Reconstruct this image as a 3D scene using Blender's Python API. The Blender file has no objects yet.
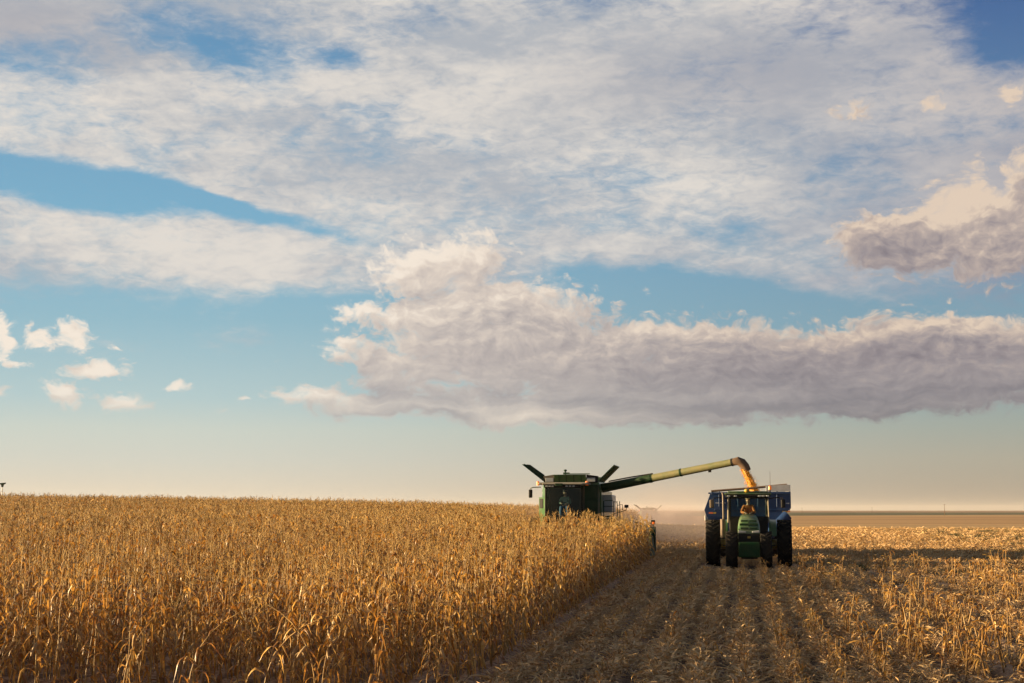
import bpy, bmesh, math, random
import numpy as np
from mathutils import Vector, Matrix, Euler
R = math.radians
random.seed(11)
rng = np.random.default_rng(11)

# ------------------------------------------------------------------ camera, sky, sun, exposure
scene = bpy.context.scene
EYE = 2.8
PITCH, YAW, F = 6.76, 9.13, 1422.0
cd = bpy.data.cameras.new('camera'); cd.lens = 50.0; cd.sensor_width = 36.0
cd.clip_start = 0.1; cd.clip_end = 60000
cam = bpy.data.objects.new('camera', cd); scene.collection.objects.link(cam)
cam.location = (0, 0, EYE); cam.rotation_euler = (R(90 + PITCH), 0, R(YAW))
scene.camera = cam
scene.view_settings.view_transform = 'Standard'; scene.view_settings.look = 'None'
scene.view_settings.exposure = 1.7; scene.view_settings.gamma = 1.0
scene.view_settings.use_curve_mapping = False
scene.cycles.use_denoising = True
scene.cycles.max_bounces = 6; scene.cycles.diffuse_bounces = 3; scene.cycles.glossy_bounces = 3
scene.cycles.transmission_bounces = 4; scene.cycles.transparent_max_bounces = 12
scene.cycles.volume_bounces = 1
scene.cycles.volume_step_rate = 1.0; scene.cycles.volume_max_steps = 128

SUN_EL, SUN_AZ = 6.7, -94.0          # azimuth measured clockwise from +Y; the sun is low on the left, a little behind the camera
sd = bpy.data.lights.new('sun', 'SUN'); sd.energy = 5.0; sd.angle = R(0.55); sd.color = (1.0, 0.76, 0.43)
sun = bpy.data.objects.new('sun', sd); scene.collection.objects.link(sun)
sdir = Vector((math.sin(R(SUN_AZ)) * math.cos(R(SUN_EL)), math.cos(R(SUN_AZ)) * math.cos(R(SUN_EL)), math.sin(R(SUN_EL))))
sun.rotation_euler = sdir.to_track_quat('Z', 'Y').to_euler()

_rot = Euler((R(90 + PITCH), 0, R(YAW))).to_matrix()
def azel(px, py):                    # bearing and height in degrees of a point seen in the photograph
    d = _rot @ Vector(((px - 512) / F, (341.5 - py) / F, -1)).normalized()
    return math.degrees(math.atan2(d.x, d.y)), math.degrees(math.asin(d.z))
PXD = math.degrees(1 / F)

class NT:                            # small node-tree writer
    def __init__(s, tree): s.t = tree; s.n = tree.nodes; s.l = tree.links
    def put(s, sock, v):
        if isinstance(v, bpy.types.NodeSocket): s.l.new(v, sock)
        elif v is not None:
            if hasattr(sock, 'default_value') and hasattr(sock.default_value, '__len__') and len(sock.default_value) == 4 and len(v) == 3: v = (*v, 1)
            sock.default_value = v
    def node(s, typ, ins=(), out=0, **kw):
        n = s.n.new(typ)
        for k, v in kw.items(): setattr(n, k, v)
        for k, v in (ins.items() if isinstance(ins, dict) else enumerate(ins)): s.put(n.inputs[k], v)
        return n.outputs[out]
    def m(s, op, a, b=None, c=None, clamp=False):
        return s.node('ShaderNodeMath', [x for x in (a, b, c) if x is not None], operation=op, use_clamp=clamp)
    def v(s, op, a, b=None):
        return s.node('ShaderNodeVectorMath', [x for x in (a, b) if x is not None], operation=op)
    def comb(s, x, y, z=0.0): return s.node('ShaderNodeCombineXYZ', [x, y, z])
    def ramp(s, x, a, b, c=0.0, d=1.0, kind='SMOOTHSTEP'):
        return s.node('ShaderNodeMapRange', {0: x, 1: a, 2: b, 3: c, 4: d}, interpolation_type=kind)
    def noise(s, vec, scale, detail=6.0, rough=0.5, dist=0.0, out=0, lac=2.0, dims='3D'):
        return s.node('ShaderNodeTexNoise', {'Vector': vec, 'Scale': scale, 'Detail': detail, 'Roughness': rough, 'Distortion': dist, 'Lacunarity': lac}, out=out, noise_dimensions=dims)
    def mix(s, f, a, b, mode='MIX'):
        n = s.n.new('ShaderNodeMix'); n.data_type = 'RGBA'; n.blend_type = mode
        s.put(n.inputs[0], f); s.put(n.inputs[6], a); s.put(n.inputs[7], b); return n.outputs[2]
    def colors(s, x, stops):
        n = s.n.new('ShaderNodeValToRGB'); cr = n.color_ramp
        while len(cr.elements) < len(stops): cr.elements.new(0.5)
        for e, (p, c) in zip(cr.elements, stops): e.position = p; e.color = (*c, 1)
        s.put(n.inputs[0], x); return n.outputs[0]
def lin(r, g, b):
    f = lambda c: (c / 255 / 12.92) if c / 255 <= 0.04045 else ((c / 255 + 0.055) / 1.055) ** 2.4
    return (f(r), f(g), f(b))

world = bpy.data.worlds.new('World'); scene.world = world; world.use_nodes = True
world.cycles.sampling_method = 'MANUAL'; world.cycles.sample_map_resolution = 512
T = NT(world.node_tree); T.n.clear()
dirv = T.node('ShaderNodeTexCoord', out=0)
sep = T.n.new('ShaderNodeSeparateXYZ'); T.l.new(dirv, sep.inputs[0])
AZ = T.m('MULTIPLY', T.m('ARCTAN2', sep.outputs[0], sep.outputs[1]), 180 / math.pi)
EL = T.m('MULTIPLY', T.m('ARCSINE', sep.outputs[2]), 180 / math.pi)
AE = T.comb(AZ, EL, 0.0)
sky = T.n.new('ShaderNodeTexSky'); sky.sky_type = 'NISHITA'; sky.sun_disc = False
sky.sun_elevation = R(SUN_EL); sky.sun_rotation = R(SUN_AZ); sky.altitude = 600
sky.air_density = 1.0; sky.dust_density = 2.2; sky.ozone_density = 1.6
# Nishita scaled to 0.1 by the Background; clouds are mixed in at ten times their radiance
K = 6.14
def C(r, g, b, k=1.0): return tuple(c * K * k for c in lin(r, g, b))
# the low sun's evening air: clear sky graded by height above the horizon
gl = T.colors(T.ramp(EL, -1.0, 24.0, kind='LINEAR'), [
    (0.0, lin(226, 210, 187)), (0.056, lin(224, 211, 190)), (0.12, lin(210, 211, 200)), (0.168, lin(202, 211, 203)), (0.216, lin(180, 204, 207)),
    (0.34, lin(146, 187, 203)), (0.50, lin(124, 176, 204)), (0.66, lin(112, 162, 196)), (0.85, lin(96, 142, 182)), (1.0, lin(80, 122, 166))])
gr = T.colors(T.ramp(EL, -1.0, 24.0, kind='LINEAR'), [
    (0.0, lin(178, 161, 141)), (0.056, lin(175, 161, 142)), (0.12, lin(172, 168, 153)), (0.168, lin(160, 168, 160)), (0.216, lin(148, 165, 167)),
    (0.34, lin(126, 160, 178)), (0.50, lin(108, 152, 184)), (0.66, lin(92, 128, 168)), (0.85, lin(66, 98, 152)), (1.0, lin(52, 80, 138))])
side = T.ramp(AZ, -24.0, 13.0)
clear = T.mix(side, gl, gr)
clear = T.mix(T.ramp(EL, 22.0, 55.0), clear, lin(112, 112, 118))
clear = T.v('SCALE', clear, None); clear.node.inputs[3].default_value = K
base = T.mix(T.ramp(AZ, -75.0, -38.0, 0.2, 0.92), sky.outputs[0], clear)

# warped copies of the bearing/height coordinates give every cloud an uneven edge
def warp(vec, scale, amp, detail=5, sy=1.0, rough=0.55):
    n = T.noise(T.v('MULTIPLY', vec, (1, sy, 1)), scale, detail, rough, out=1)
    return T.v('ADD', vec, T.v('MULTIPLY', T.v('SUBTRACT', n, (0.5, 0.5, 0.5)), (amp, amp / sy, 0)))
def blob(vec, px, py, rx, ry, rot=0.0, amp=1.0, soft=0.0):
    az, el = azel(px, py)
    n = T.n.new('ShaderNodeMapping'); n.vector_type = 'TEXTURE'
    T.l.new(vec, n.inputs[0]); n.inputs[1].default_value = (az, el, 0)
    n.inputs[2].default_value = (0, 0, R(-rot)); n.inputs[3].default_value = (rx * PXD, ry * PXD, 1)
    L = T.node('ShaderNodeVectorMath', [n.outputs[0]], operation='LENGTH', out=1)
    return T.ramp(L, 1.0, soft, 0.0, amp)
def total(xs):
    r = xs[0]
    for x in xs[1:]: r = T.m('ADD', r, x)
    return r
def most(xs):
    r = xs[0]
    for x in xs[1:]: r = T.m('MAXIMUM', r, x)
    return r

# ---- high thin sheet
WH = warp(AE, 0.16, 3.2, 6, 2.0)
SHX = T.node('ShaderNodeMapping', {0: AE, 2: (0, 0, R(-10)), 3: (0.34, 1.0, 1.0)})
nH = T.noise(T.node('ShaderNodeMapping', {0: warp(AE, 0.3, 1.2, 4), 2: (0, 0, R(9)), 3: (0.45, 1.0, 1.0)}), 0.42, 9, 0.62)
nF = T.noise(T.node('ShaderNodeMapping', {0: AE, 2: (0, 0, R(-25)), 3: (0.40, 1.0, 1.0)}), 2.6, 7, 0.66, 0.4)
edge = T.ramp(EL, azel(512, 318)[1], azel(512, 262)[1], 0.0, 1.0)
ctl = total([
    T.m('MULTIPLY', edge, 0.78), T.ramp(EL, 4.5, 6.5, -0.8, 0.0), T.ramp(T.m('ABSOLUTE', T.m('ADD', AZ, 9.0)), 38.0, 70.0, 0.0, -1.6), T.ramp(EL, 50.0, 80.0, 0.0, -0.8),
    blob(WH, 120, 262, 330, 46, 2, 0.20), blob(WH, 900, 285, 190, 30, 0, 0.35),
    blob(WH, 60, 178, 220, 30, 6, -1.05, 0.3), blob(WH, 235, 208, 150, 13, 13, -0.95, 0.1), blob(WH, 225, 190, 50, 7, 12, 0.5, 0.0),
    blob(WH, 215, 48, 130, 44, 8, -0.85), blob(WH, 345, 60, 60, 18, 5, -0.65), blob(WH, 40, 50, 120, 40, 0, -0.38),
    blob(WH, 375, 112, 60, 20, -10, -0.35), blob(WH, 80, 80, 70, 12, 5, -0.3),
    blob(WH, 1015, 10, 110, 75, 0, -1.0, 0.3), blob(WH, 690, 292, 190, 40, 9, -1.1, 0.35), blob(WH, 820, 322, 120, 16, 0, -0.9),
    blob(WH, 350, 310, 130, 26, 0, -0.9), blob(WH, 640, 175, 90, 22, 8, -0.25), blob(WH, 850, 150, 90, 22, -35, -0.30),
    blob(WH, 740, 230, 70, 40, 30, -0.28), blob(WH, 560, 215, 160, 30, 5, -0.12), blob(WH, 960, 130, 90, 30, 0, -0.2),
    blob(WH, 560, 70, 300, 75, 0, 0.25), blob(WH, 790, 180, 90, 40, -25, 0.2), blob(WH, 620, 245, 110, 22, 8, 0.30)])
dH = T.m('ADD', ctl, T.m('ADD', T.m('MULTIPLY', T.m('SUBTRACT', nH, 0.5), 1.8), T.m('MULTIPLY', T.m('SUBTRACT', nF, 0.5), 0.95)))
aH = T.ramp(dH, -0.05, 0.92, 0.0, 0.97)
nG = T.noise(SHX, 0.22, 5, 0.55)
hl = T.mix(T.ramp(T.m('ADD', nG, T.m('MULTIPLY', T.m('SUBTRACT', nF, 0.5), 0.35)), 0.36, 0.66), C(178, 182, 188), C(226, 219, 210))
hr = T.mix(T.ramp(nG, 0.36, 0.66), C(136, 144, 164), C(188, 182, 182))
colH = T.mix(T.ramp(AZ, -2.0, 14.0), hl, hr)
greyc = T.m('MAXIMUM', blob(WH, 720, 75, 260, 85, 0, 0.62), blob(WH, 20, 25, 210, 60, 0, 0.75))
colH = T.mix(greyc, colH, C(172, 170, 176))
col = T.mix(aH, base, colH)

# ---- puffy lower clouds; each bank has its own outline, lit on the side towards the sun
WC = warp(warp(AE, 0.33, 2.0, 3, 1.3), 1.6, 0.42, 6, 1.2, 0.6)
def main_banks(vec):
    return [
        blob(vec, 440, 268, 125, 46, -3, 1.0, 0.25), blob(vec, 500, 335, 200, 90, 4, 1.15, 0.35), blob(vec, 372, 312, 70, 28, 0, 0.85, 0.2), blob(vec, 350, 345, 66, 34, 0, 0.9, 0.2), blob(vec, 415, 368, 110, 44, 0, 1.05, 0.3),
        blob(vec, 690, 368, 330, 74, 3, 1.2, 0.4), blob(vec, 930, 362, 260, 68, 1, 1.2, 0.4), blob(vec, 390, 402, 160, 26, 2, 1.0, 0.2),
        blob(vec, 905, 240, 108, 48, 0, 1.15, 0.35), blob(vec, 1000, 235, 100, 64, 0, 1.15, 0.35), blob(vec, 1024, 180, 50, 50, 0, 0.95, 0.3)]
def banks(vec):
    return most(main_banks(vec) + [
        blob(vec, 600, 408, 300, 34, 1, 1.1, 0.3), blob(vec, 870, 398, 230, 32, 0, 1.1, 0.3), blob(vec, 965, 212, 80, 46, 0, 1.0, 0.3), blob(vec, 322, 398, 95, 19, 0, 0.9, 0.2), blob(vec, 450, 395, 110, 30, 0, 0.95, 0.2),
        blob(vec, 850, 114, 50, 28, 0, 0.72), blob(vec, 934, 98, 28, 22, 0, 0.8), blob(vec, 1012, 95, 30, 26, 0, 0.85), blob(vec, 955, 178, 56, 26, -35, 0.75),
        blob(vec, 940, 296, 26, 11, 0, 0.66), blob(vec, 905, 300, 20, 10, 0, 0.66), blob(vec, 1000, 290, 64, 15, 0, 0.62),
        blob(vec, -4, 336, 30, 42, 0, 1.0, 0.3), blob(vec, 38, 343, 40, 30, 0, 0.95), blob(vec, 72, 338, 34, 30, 0, 1.0), blob(vec, 18, 364, 50, 11, 0, 0.9), blob(vec, 114, 346, 17, 9, 0, 0.7),
        blob(vec, 100, 370, 62, 18, -8, 1.0), blob(vec, 66, 396, 56, 25, 8, 1.0), blob(vec, 124, 402, 42, 22, 0, 0.95), blob(vec, 176, 385, 40, 11, 0, 1.0), blob(vec, 244, 405, 20, 8, -6, 0.85), blob(vec, 226, 419, 18, 7, 0, 0.6),
        blob(vec, -2, 395, 18, 8, 0, 0.75), blob(vec, 648, 288, 26, 12, 0, 0.6)])
WD = T.node('ShaderNodeMapping', {0: WC, 1: (-0.26, 0.30, 0)})
def billow(v):
    v = T.v('MULTIPLY', v, (0.8, 1.2, 1))
    n1 = T.noise(v, 0.55, 10, 0.64, 0.1, dims='2D')
    c1 = T.node('ShaderNodeTexVoronoi', {'Vector': v, 'Scale': 1.5, 'Detail': 3.0, 'Roughness': 0.6, 'Smoothness': 0.8}, feature='SMOOTH_F1', voronoi_dimensions='2D')
    return T.m('ADD', T.m('MULTIPLY', T.m('SUBTRACT', n1, 0.5), 1.3), T.m('MULTIPLY', T.m('SUBTRACT', 0.42, c1), 0.62))
fine = T.noise(T.v('MULTIPLY', WC, (0.7, 1.5, 1)), 2.4, 7, 0.62, dims='2D')
bk = T.m('MULTIPLY', banks(WC), 1.3)
flat = T.ramp(EL, 2.4, 6.0, 0.55, 1.0)
flat = T.m('MULTIPLY', flat, T.ramp(bk, 1.2, 0.85, 1.0, 1.25))
b0 = T.m('MULTIPLY', billow(WC), flat); b1 = T.m('MULTIPLY', billow(WD), flat)
d0 = T.m('ADD', T.m('ADD', bk, b0), T.m('MULTIPLY', T.m('SUBTRACT', fine, 0.5), T.ramp(bk, 1.25, 0.9, 0.25, 0.9)))
d0 = T.m('SUBTRACT', d0, T.ramp(T.m('ADD', EL, T.m('MULTIPLY', b0, 0.6)), azel(512, 430)[1], azel(512, 452)[1], 0.0, 1.5))
WE = T.v('ADD', WC, (-0.5, 0.6, 0))
be = T.m('MULTIPLY', most(main_banks(WE)), 1.3)
slope = T.m('MAXIMUM', T.m('SUBTRACT', bk, be), -0.12)
aC = T.m('MULTIPLY', T.ramp(d0, 0.22, 0.96), 0.96)
high = T.ramp(EL, 3.2, 9.5)
sideC = T.ramp(AZ, -16.0, 6.0)
relief = T.m('MULTIPLY', T.m('SUBTRACT', b0, b1), T.ramp(high, 0.0, 0.7, 0.5, 1.6))
small = T.ramp(bk, 1.25, 0.95, 0.0, 0.06)
f = total([0.19, T.m('MULTIPLY', high, T.ramp(sideC, 0.0, 1.0, 0.36, 0.18)), T.m('MULTIPLY', relief, 0.33), T.m('MULTIPLY', slope, 0.6), T.m('MULTIPLY', T.m('SUBTRACT', fine, 0.5), 0.3), T.m('MULTIPLY', high, T.ramp(AZ, 5.5, 9.0, 0.0, 0.2)), small, T.ramp(d0, 1.1, 0.45, 0.0, 0.34), T.ramp(bk, 1.25, 0.95, 0.0, -0.24)])
streak = T.noise(T.v('MULTIPLY', WC, (0.16, 1.5, 1)), 0.7, 6, 0.62)
f = T.m('ADD', f, T.m('MULTIPLY', T.m('SUBTRACT', streak, 0.5), T.ramp(high, 0.0, 0.8, 1.3, 0.3)), clamp=True)
cl = T.colors(f, [(0.0, lin(176, 167, 166)), (0.35, lin(199, 188, 181)), (0.7, lin(226, 212, 198)), (1.0, lin(246, 233, 217))])
cr = T.colors(f, [(0.0, lin(126, 118, 126)), (0.35, lin(156, 146, 148)), (0.7, lin(188, 172, 164)), (1.0, lin(226, 205, 184))])
shade = T.mix(sideC, cl, cr)
sc_ = T.v('SCALE', shade, None); sc_.node.inputs[3].default_value = K; shade = sc_
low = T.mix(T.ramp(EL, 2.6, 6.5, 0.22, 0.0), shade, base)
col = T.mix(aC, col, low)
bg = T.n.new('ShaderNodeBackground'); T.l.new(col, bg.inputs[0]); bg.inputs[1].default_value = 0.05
wo = T.n.new('ShaderNodeOutputWorld'); T.l.new(bg.outputs[0], wo.inputs[0])

# ------------------------------------------------------------------ helpers
COL = scene.collection
def tag(o, label=None, cat=None, group=None, kind=None):
    for k, v in (('label', label), ('category', cat), ('group', group), ('kind', kind)):
        if v: o[k] = v
    return o
def smooth01(a, b, x):
    t = np.clip((np.asarray(x, float) - a) / (b - a), 0, 1); return t * t * (3 - 2 * t)
def ground_z(x, y):                   # lie of the land
    x = np.asarray(x, float); y = np.asarray(y, float)
    z = 0.3 * smooth01(22, 62, y)
    a = np.where(x < 0, 2.75 * (1 - np.exp(np.minimum(x, 0) / 65)), 0.0)
    z = z + a * smooth01(35, 150, y)
    z = z - (z + 0.9) * smooth01(165, 300, y)
    return z
def ridge(x, y):
    x = np.asarray(x, float); y = np.asarray(y, float)
    r = 0.055 * np.cos(2 * math.pi * x / 0.76) * smooth01(-60, -50, x) * (1 - smooth01(45, 60, x)) * (1 - smooth01(90, 130, y))
    return r
def rfbm(x, y, s, seed=0):            # cheap value noise for lumps and patches
    r = np.random.default_rng(seed); n = 64; g = r.random((n, n))
    u = np.asarray(x, float) / s; v = np.asarray(y, float) / s
    i = np.floor(u).astype(int); j = np.floor(v).astype(int); fu = u - i; fv = v - j
    fu = fu * fu * (3 - 2 * fu); fv = fv * fv * (3 - 2 * fv)
    a = g[i % n, j % n]; b = g[(i + 1) % n, j % n]; c = g[i % n, (j + 1) % n]; d = g[(i + 1) % n, (j + 1) % n]
    return a * (1 - fu) * (1 - fv) + b * fu * (1 - fv) + c * (1 - fu) * fv + d * fu * fv

def new_mat(name):
    m = bpy.data.materials.new(name); m.use_nodes = True
    t = NT(m.node_tree); t.n.clear(); return m, t
def finish(t, sh):
    o = t.n.new('ShaderNodeOutputMaterial'); t.l.new(sh, o.inputs[0])
def principled(t, col, rough=0.6, metal=0.0, spec=0.5, normal=None, **kw):
    ins = {'Base Color': col, 'Roughness': rough, 'Metallic': metal, 'Specular IOR Level': spec}
    if normal is not None: ins['Normal'] = normal
    ins.update(kw)
    return t.node('ShaderNodeBsdfPrincipled', ins)

def plant_mat(name, stops, rough=0.6, trans=0.35, scale=9.0, spec=0.3):
    m, t = new_mat(name)
    oi = t.n.new('ShaderNodeObjectInfo')
    co = t.node('ShaderNodeTexCoord', out=3)
    n = t.noise(t.v('ADD', co, t.node('ShaderNodeCombineXYZ', [t.m('MULTIPLY', oi.outputs['Random'], 37.0), 0.0, 0.0])), scale, 3, 0.6)
    f = t.m('ADD', t.m('MULTIPLY', oi.outputs['Random'], 0.45), t.m('MULTIPLY', t.ramp(n, 0.3, 0.7, kind='LINEAR'), 0.55))
    c = t.colors(f, stops)
    p = principled(t, c, rough, spec=spec)
    if trans:
        tr = t.node('ShaderNodeBsdfTranslucent', {0: t.mix(0.5, c, (1.0, 0.75, 0.4), 'MULTIPLY')})
        p = t.node('ShaderNodeMixShader', [trans, p, tr])
    finish(t, p); return m
M_LEAF = plant_mat('dry_corn_leaf', [(0.0, (0.11, 0.040, 0.008)), (0.35, (0.35, 0.155, 0.028)), (0.7, (0.64, 0.36, 0.08)), (1.0, (0.90, 0.66, 0.28))], 0.38, 0.36, 5.0, 0.5)
M_STALK = plant_mat('dry_corn_stalk', [(0.0, (0.20, 0.10, 0.028)), (0.6, (0.36, 0.21, 0.065)), (1.0, (0.54, 0.36, 0.14))], 0.5, 0.0, 6.0)
M_HUSK = plant_mat('ear_husk', [(0.0, (0.34, 0.20, 0.075)), (1.0, (0.56, 0.39, 0.19))], 0.5, 0.2, 12.0)
M_TASSEL = plant_mat('tassel', [(0.0, (0.30, 0.16, 0.045)), (1.0, (0.55, 0.36, 0.12))], 0.7, 0.2, 12.0)
M_STUB = plant_mat('cut_stalk', [(0.0, (0.20, 0.10, 0.032)), (0.5, (0.32, 0.18, 0.06)), (1.0, (0.46, 0.30, 0.125))], 0.55, 0.1, 6.0)
M_LITTER = plant_mat('field_litter', [(0.0, (0.27, 0.14, 0.058)), (0.4, (0.56, 0.345, 0.155)), (0.85, (0.66, 0.44, 0.21)), (1.0, (0.72, 0.54, 0.34))], 0.65, 0.12, 4.0)
M_WEED = plant_mat('low_weed', [(0.0, (0.05, 0.055, 0.018)), (1.0, (0.13, 0.11, 0.04))], 0.6, 0.2, 6.0)

# ------------------------------------------------------------------ the ground, one sheet to the horizon
def ground_material():
    m, t = new_mat('field_ground')
    pos = t.node('ShaderNodeNewGeometry', out=0)
    sp = t.n.new('ShaderNodeSeparateXYZ'); t.l.new(pos, sp.inputs[0]); X, Y = sp.outputs[0], sp.outputs[1]
    nf = t.noise(pos, 9.0, 6, 0.65); nm = t.noise(pos, 0.9, 5, 0.6); nl = t.noise(t.v('MULTIPLY', pos, (0.25, 1.0, 1)), 0.05, 5, 0.6)
    soil = t.colors(nf, [(0.25, (0.06, 0.034, 0.019)), (0.40, (0.19, 0.112, 0.064)), (0.52, (0.36, 0.235, 0.145)), (0.70, (0.52, 0.37, 0.24))])
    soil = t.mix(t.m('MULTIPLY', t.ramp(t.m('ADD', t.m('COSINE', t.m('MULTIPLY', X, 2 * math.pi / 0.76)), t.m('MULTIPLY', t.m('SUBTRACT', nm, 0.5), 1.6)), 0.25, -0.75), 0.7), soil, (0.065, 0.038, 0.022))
    # far stubble: straw rows over soil
    rows = t.m('COSINE', t.m('MULTIPLY', t.m('ADD', X, t.m('MULTIPLY', nm, 0.5)), 2 * math.pi / 1.52))
    straw = t.mix(t.ramp(t.m('ADD', t.m('MULTIPLY', rows, 0.14), nm), 0.35, 0.62), (0.15, 0.09, 0.042), (0.50, 0.32, 0.13))
    c = t.mix(t.ramp(Y, 80.0, 150.0), soil, straw)
    Yw = t.m('ADD', Y, t.m('MULTIPLY', t.m('SUBTRACT', nl, 0.5), 110.0))
    c = t.mix(t.ramp(Yw, 240.0, 262.0), c, t.mix(t.ramp(nl, 0.35, 0.65), (0.62, 0.40, 0.18), (0.50, 0.31, 0.13)))
    st = t.noise(t.v('MULTIPLY', pos, (0.1, 1.0, 1)), 0.03, 4, 0.6)
    c = t.mix(t.ramp(Y, 300.0, 420.0), c, t.mix(t.ramp(st, 0.42, 0.6), (0.58, 0.345, 0.15), (0.40, 0.22, 0.09)))
    # a green strip of winter crop, then bare soil up to the skyline
    c = t.mix(t.ramp(t.m('ADD', Y, t.m('MULTIPLY', X, -1.2)), 900.0, 960.0), c, (0.11, 0.105, 0.045))
    c = t.mix(t.ramp(Y, 2100.0, 2400.0), c, (0.30, 0.17, 0.09))
    # rough grassy wash on the right-hand side of the field
    wash = t.m('MULTIPLY', t.ramp(t.m('ADD', X, t.m('MULTIPLY', t.m('SUBTRACT', nm, 0.5), 9.0)), 13.0, 22.0), t.m('MULTIPLY', t.ramp(Yw, 60.0, 78.0), t.ramp(Yw, 235.0, 190.0)))
    gr = t.mix(t.ramp(t.noise(t.v('MULTIPLY', pos, (0.3, 1, 1)), 0.16, 5, 0.6), 0.42, 0.6), (0.045, 0.045, 0.016), (0.20, 0.12, 0.05))
    c = t.mix(t.m('MULTIPLY', wash, 0.92), c, gr)
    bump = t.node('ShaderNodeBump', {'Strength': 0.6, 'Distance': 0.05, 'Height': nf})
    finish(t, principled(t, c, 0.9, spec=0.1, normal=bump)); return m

def axis(parts):
    out = []
    for a, b, s in parts: out += list(np.arange(a, b, s))
    return np.array(out + [parts[-1][1]])
gx = np.concatenate([-np.geomspace(9000, 130, 26), axis([(-125, -45, 4.0), (-45, -16, 0.8), (-16, -5.5, 0.4), (-5.5, 18, 0.1), (18, 50, 0.6), (50, 120, 5.0)]), np.geomspace(135, 9000, 26)])
gy = np.concatenate([[-400, -100, -30, 0, 8, 14], axis([(18, 110, 0.22), (110, 320, 2.0)]), np.geomspace(330, 14000, 46)])
GX, GY = np.meshgrid(gx, gy)
lump = 0.05 * (rfbm(GX, GY, 0.35, 3) - 0.5) + 0.06 * (rfbm(GX, GY, 1.3, 4) - 0.5)
near = (1 - smooth01(100, 140, GY)) * (1 - smooth01(18, 22, GX))
GZ = ground_z(GX, GY) + ridge(GX, GY) + lump * near
nx_, ny_ = len(gx), len(gy)
V = np.stack([GX, GY, GZ], -1).reshape(-1, 3)
ii = np.arange(nx_ * ny_).reshape(ny_, nx_)
Fq = np.stack([ii[:-1, :-1], ii[:-1, 1:], ii[1:, 1:], ii[1:, :-1]], -1).reshape(-1, 4)
def np_mesh(name, V, Fq, mats, mi=None, smooth=True):
    me = bpy.data.meshes.new(name)
    V = np.asarray(V, np.float32); Fq = np.asarray(Fq, np.int32); k = Fq.shape[1]
    me.vertices.add(len(V)); me.vertices.foreach_set('co', V.ravel())
    me.loops.add(Fq.size); me.loops.foreach_set('vertex_index', Fq.ravel())
    me.polygons.add(len(Fq)); me.polygons.foreach_set('loop_start', np.arange(0, Fq.size, k, dtype=np.int32))
    for m_ in mats: me.materials.append(m_)
    if mi is not None: me.polygons.foreach_set('material_index', np.asarray(mi, np.int32))
    if smooth: me.polygons.foreach_set('use_smooth', np.ones(len(Fq), bool))
    me.update(calc_edges=True); me.validate(); return me
g = bpy.data.objects.new('ground', np_mesh('ground', V, Fq, [ground_material()])); COL.objects.link(g)
tag(g, kind='structure')

# ------------------------------------------------------------------ plant pieces as raw vertex and face arrays
class Geo:
    def __init__(s): s.v = []; s.f = []; s.m = []
    def ribbon(s, pts, sides, widths, mat, fold=0.0, two=False):
        b = len(s.v); k = 3 if two else 2
        for i, (p, a, w) in enumerate(zip(pts, sides, widths)):
            if two:
                t_ = (pts[min(i + 1, len(pts) - 1)] - pts[max(i - 1, 0)]); nrm = t_.cross(a)
                nrm = nrm.normalized() if nrm.length > 1e-6 else Vector((0, 0, 1))
                s.v += [p - a * w, p + nrm * w * fold, p + a * w]
            else: s.v += [p - a * w, p + a * w]
        for i in range(len(pts) - 1):
            for j in range(k - 1):
                q = b + i * k + j; s.f.append((q, q + 1, q + k + 1, q + k)); s.m.append(mat)
    def tube(s, pts, rad, mat, n=5):
        b = len(s.v)
        for i, p in enumerate(pts):
            t_ = (pts[min(i + 1, len(pts) - 1)] - pts[max(i - 1, 0)]).normalized()
            u = t_.orthogonal().normalized(); w = t_.cross(u); r = rad[i]
            for k in range(n):
                a = 2 * math.pi * k / n; s.v.append(p + (u * math.cos(a) + w * math.sin(a)) * r)
        for i in range(len(pts) - 1):
            for k in range(n):
                q = b + i * n; s.f.append((q + k, q + (k + 1) % n, q + n + (k + 1) % n, q + n + k)); s.m.append(mat)
    def mesh(s, name, mats): return np_mesh(name, [tuple(v) for v in s.v], s.f, mats, s.m)

def leaf(geo, o, az, L, w, rise, droop, rnd, mat=0, two=False, n=6):
    d = Vector((math.cos(az), math.sin(az), 0)); ang = rise; p = o.copy(); pts = [p.copy()]; step = L / n
    tw = rnd.uniform(-0.6, 0.6); sides = []; widths = []; az2 = az
    kink = rnd.uniform(0.12, 0.42) if droop > 1.5 else 2.0; hang = -rnd.uniform(1.05, 1.5)
    for i in range(n):
        az2 += rnd.uniform(-0.35, 0.35); d = Vector((math.cos(az2), math.sin(az2), 0))
        p = p + (d * math.cos(ang) + Vector((0, 0, 1)) * math.sin(ang)) * step; pts.append(p.copy())
        if (i + 1) / n > kink: ang = ang * 0.35 + hang * 0.65 + rnd.uniform(-0.25, 0.2)
        else: ang = max(ang - droop / n * rnd.uniform(0.5, 1.7), -1.52)
    for i in range(n + 1):
        f = i / n; a = tw * f * 3.2 + rnd.uniform(-0.4, 0.4)
        s0 = Vector((-math.sin(az), math.cos(az), 0)); up = Vector((0, 0, 1))
        sides.append((s0 * math.cos(a) + up * math.sin(a)).normalized())
        widths.append(w * (0.55 + 0.45 * math.sin(min(f * 2.2, 1) * 1.57)) * max(1 - f ** 2.5, 0.06))
    geo.ribbon(pts, sides, widths, mat, 0.35, two)

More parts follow.
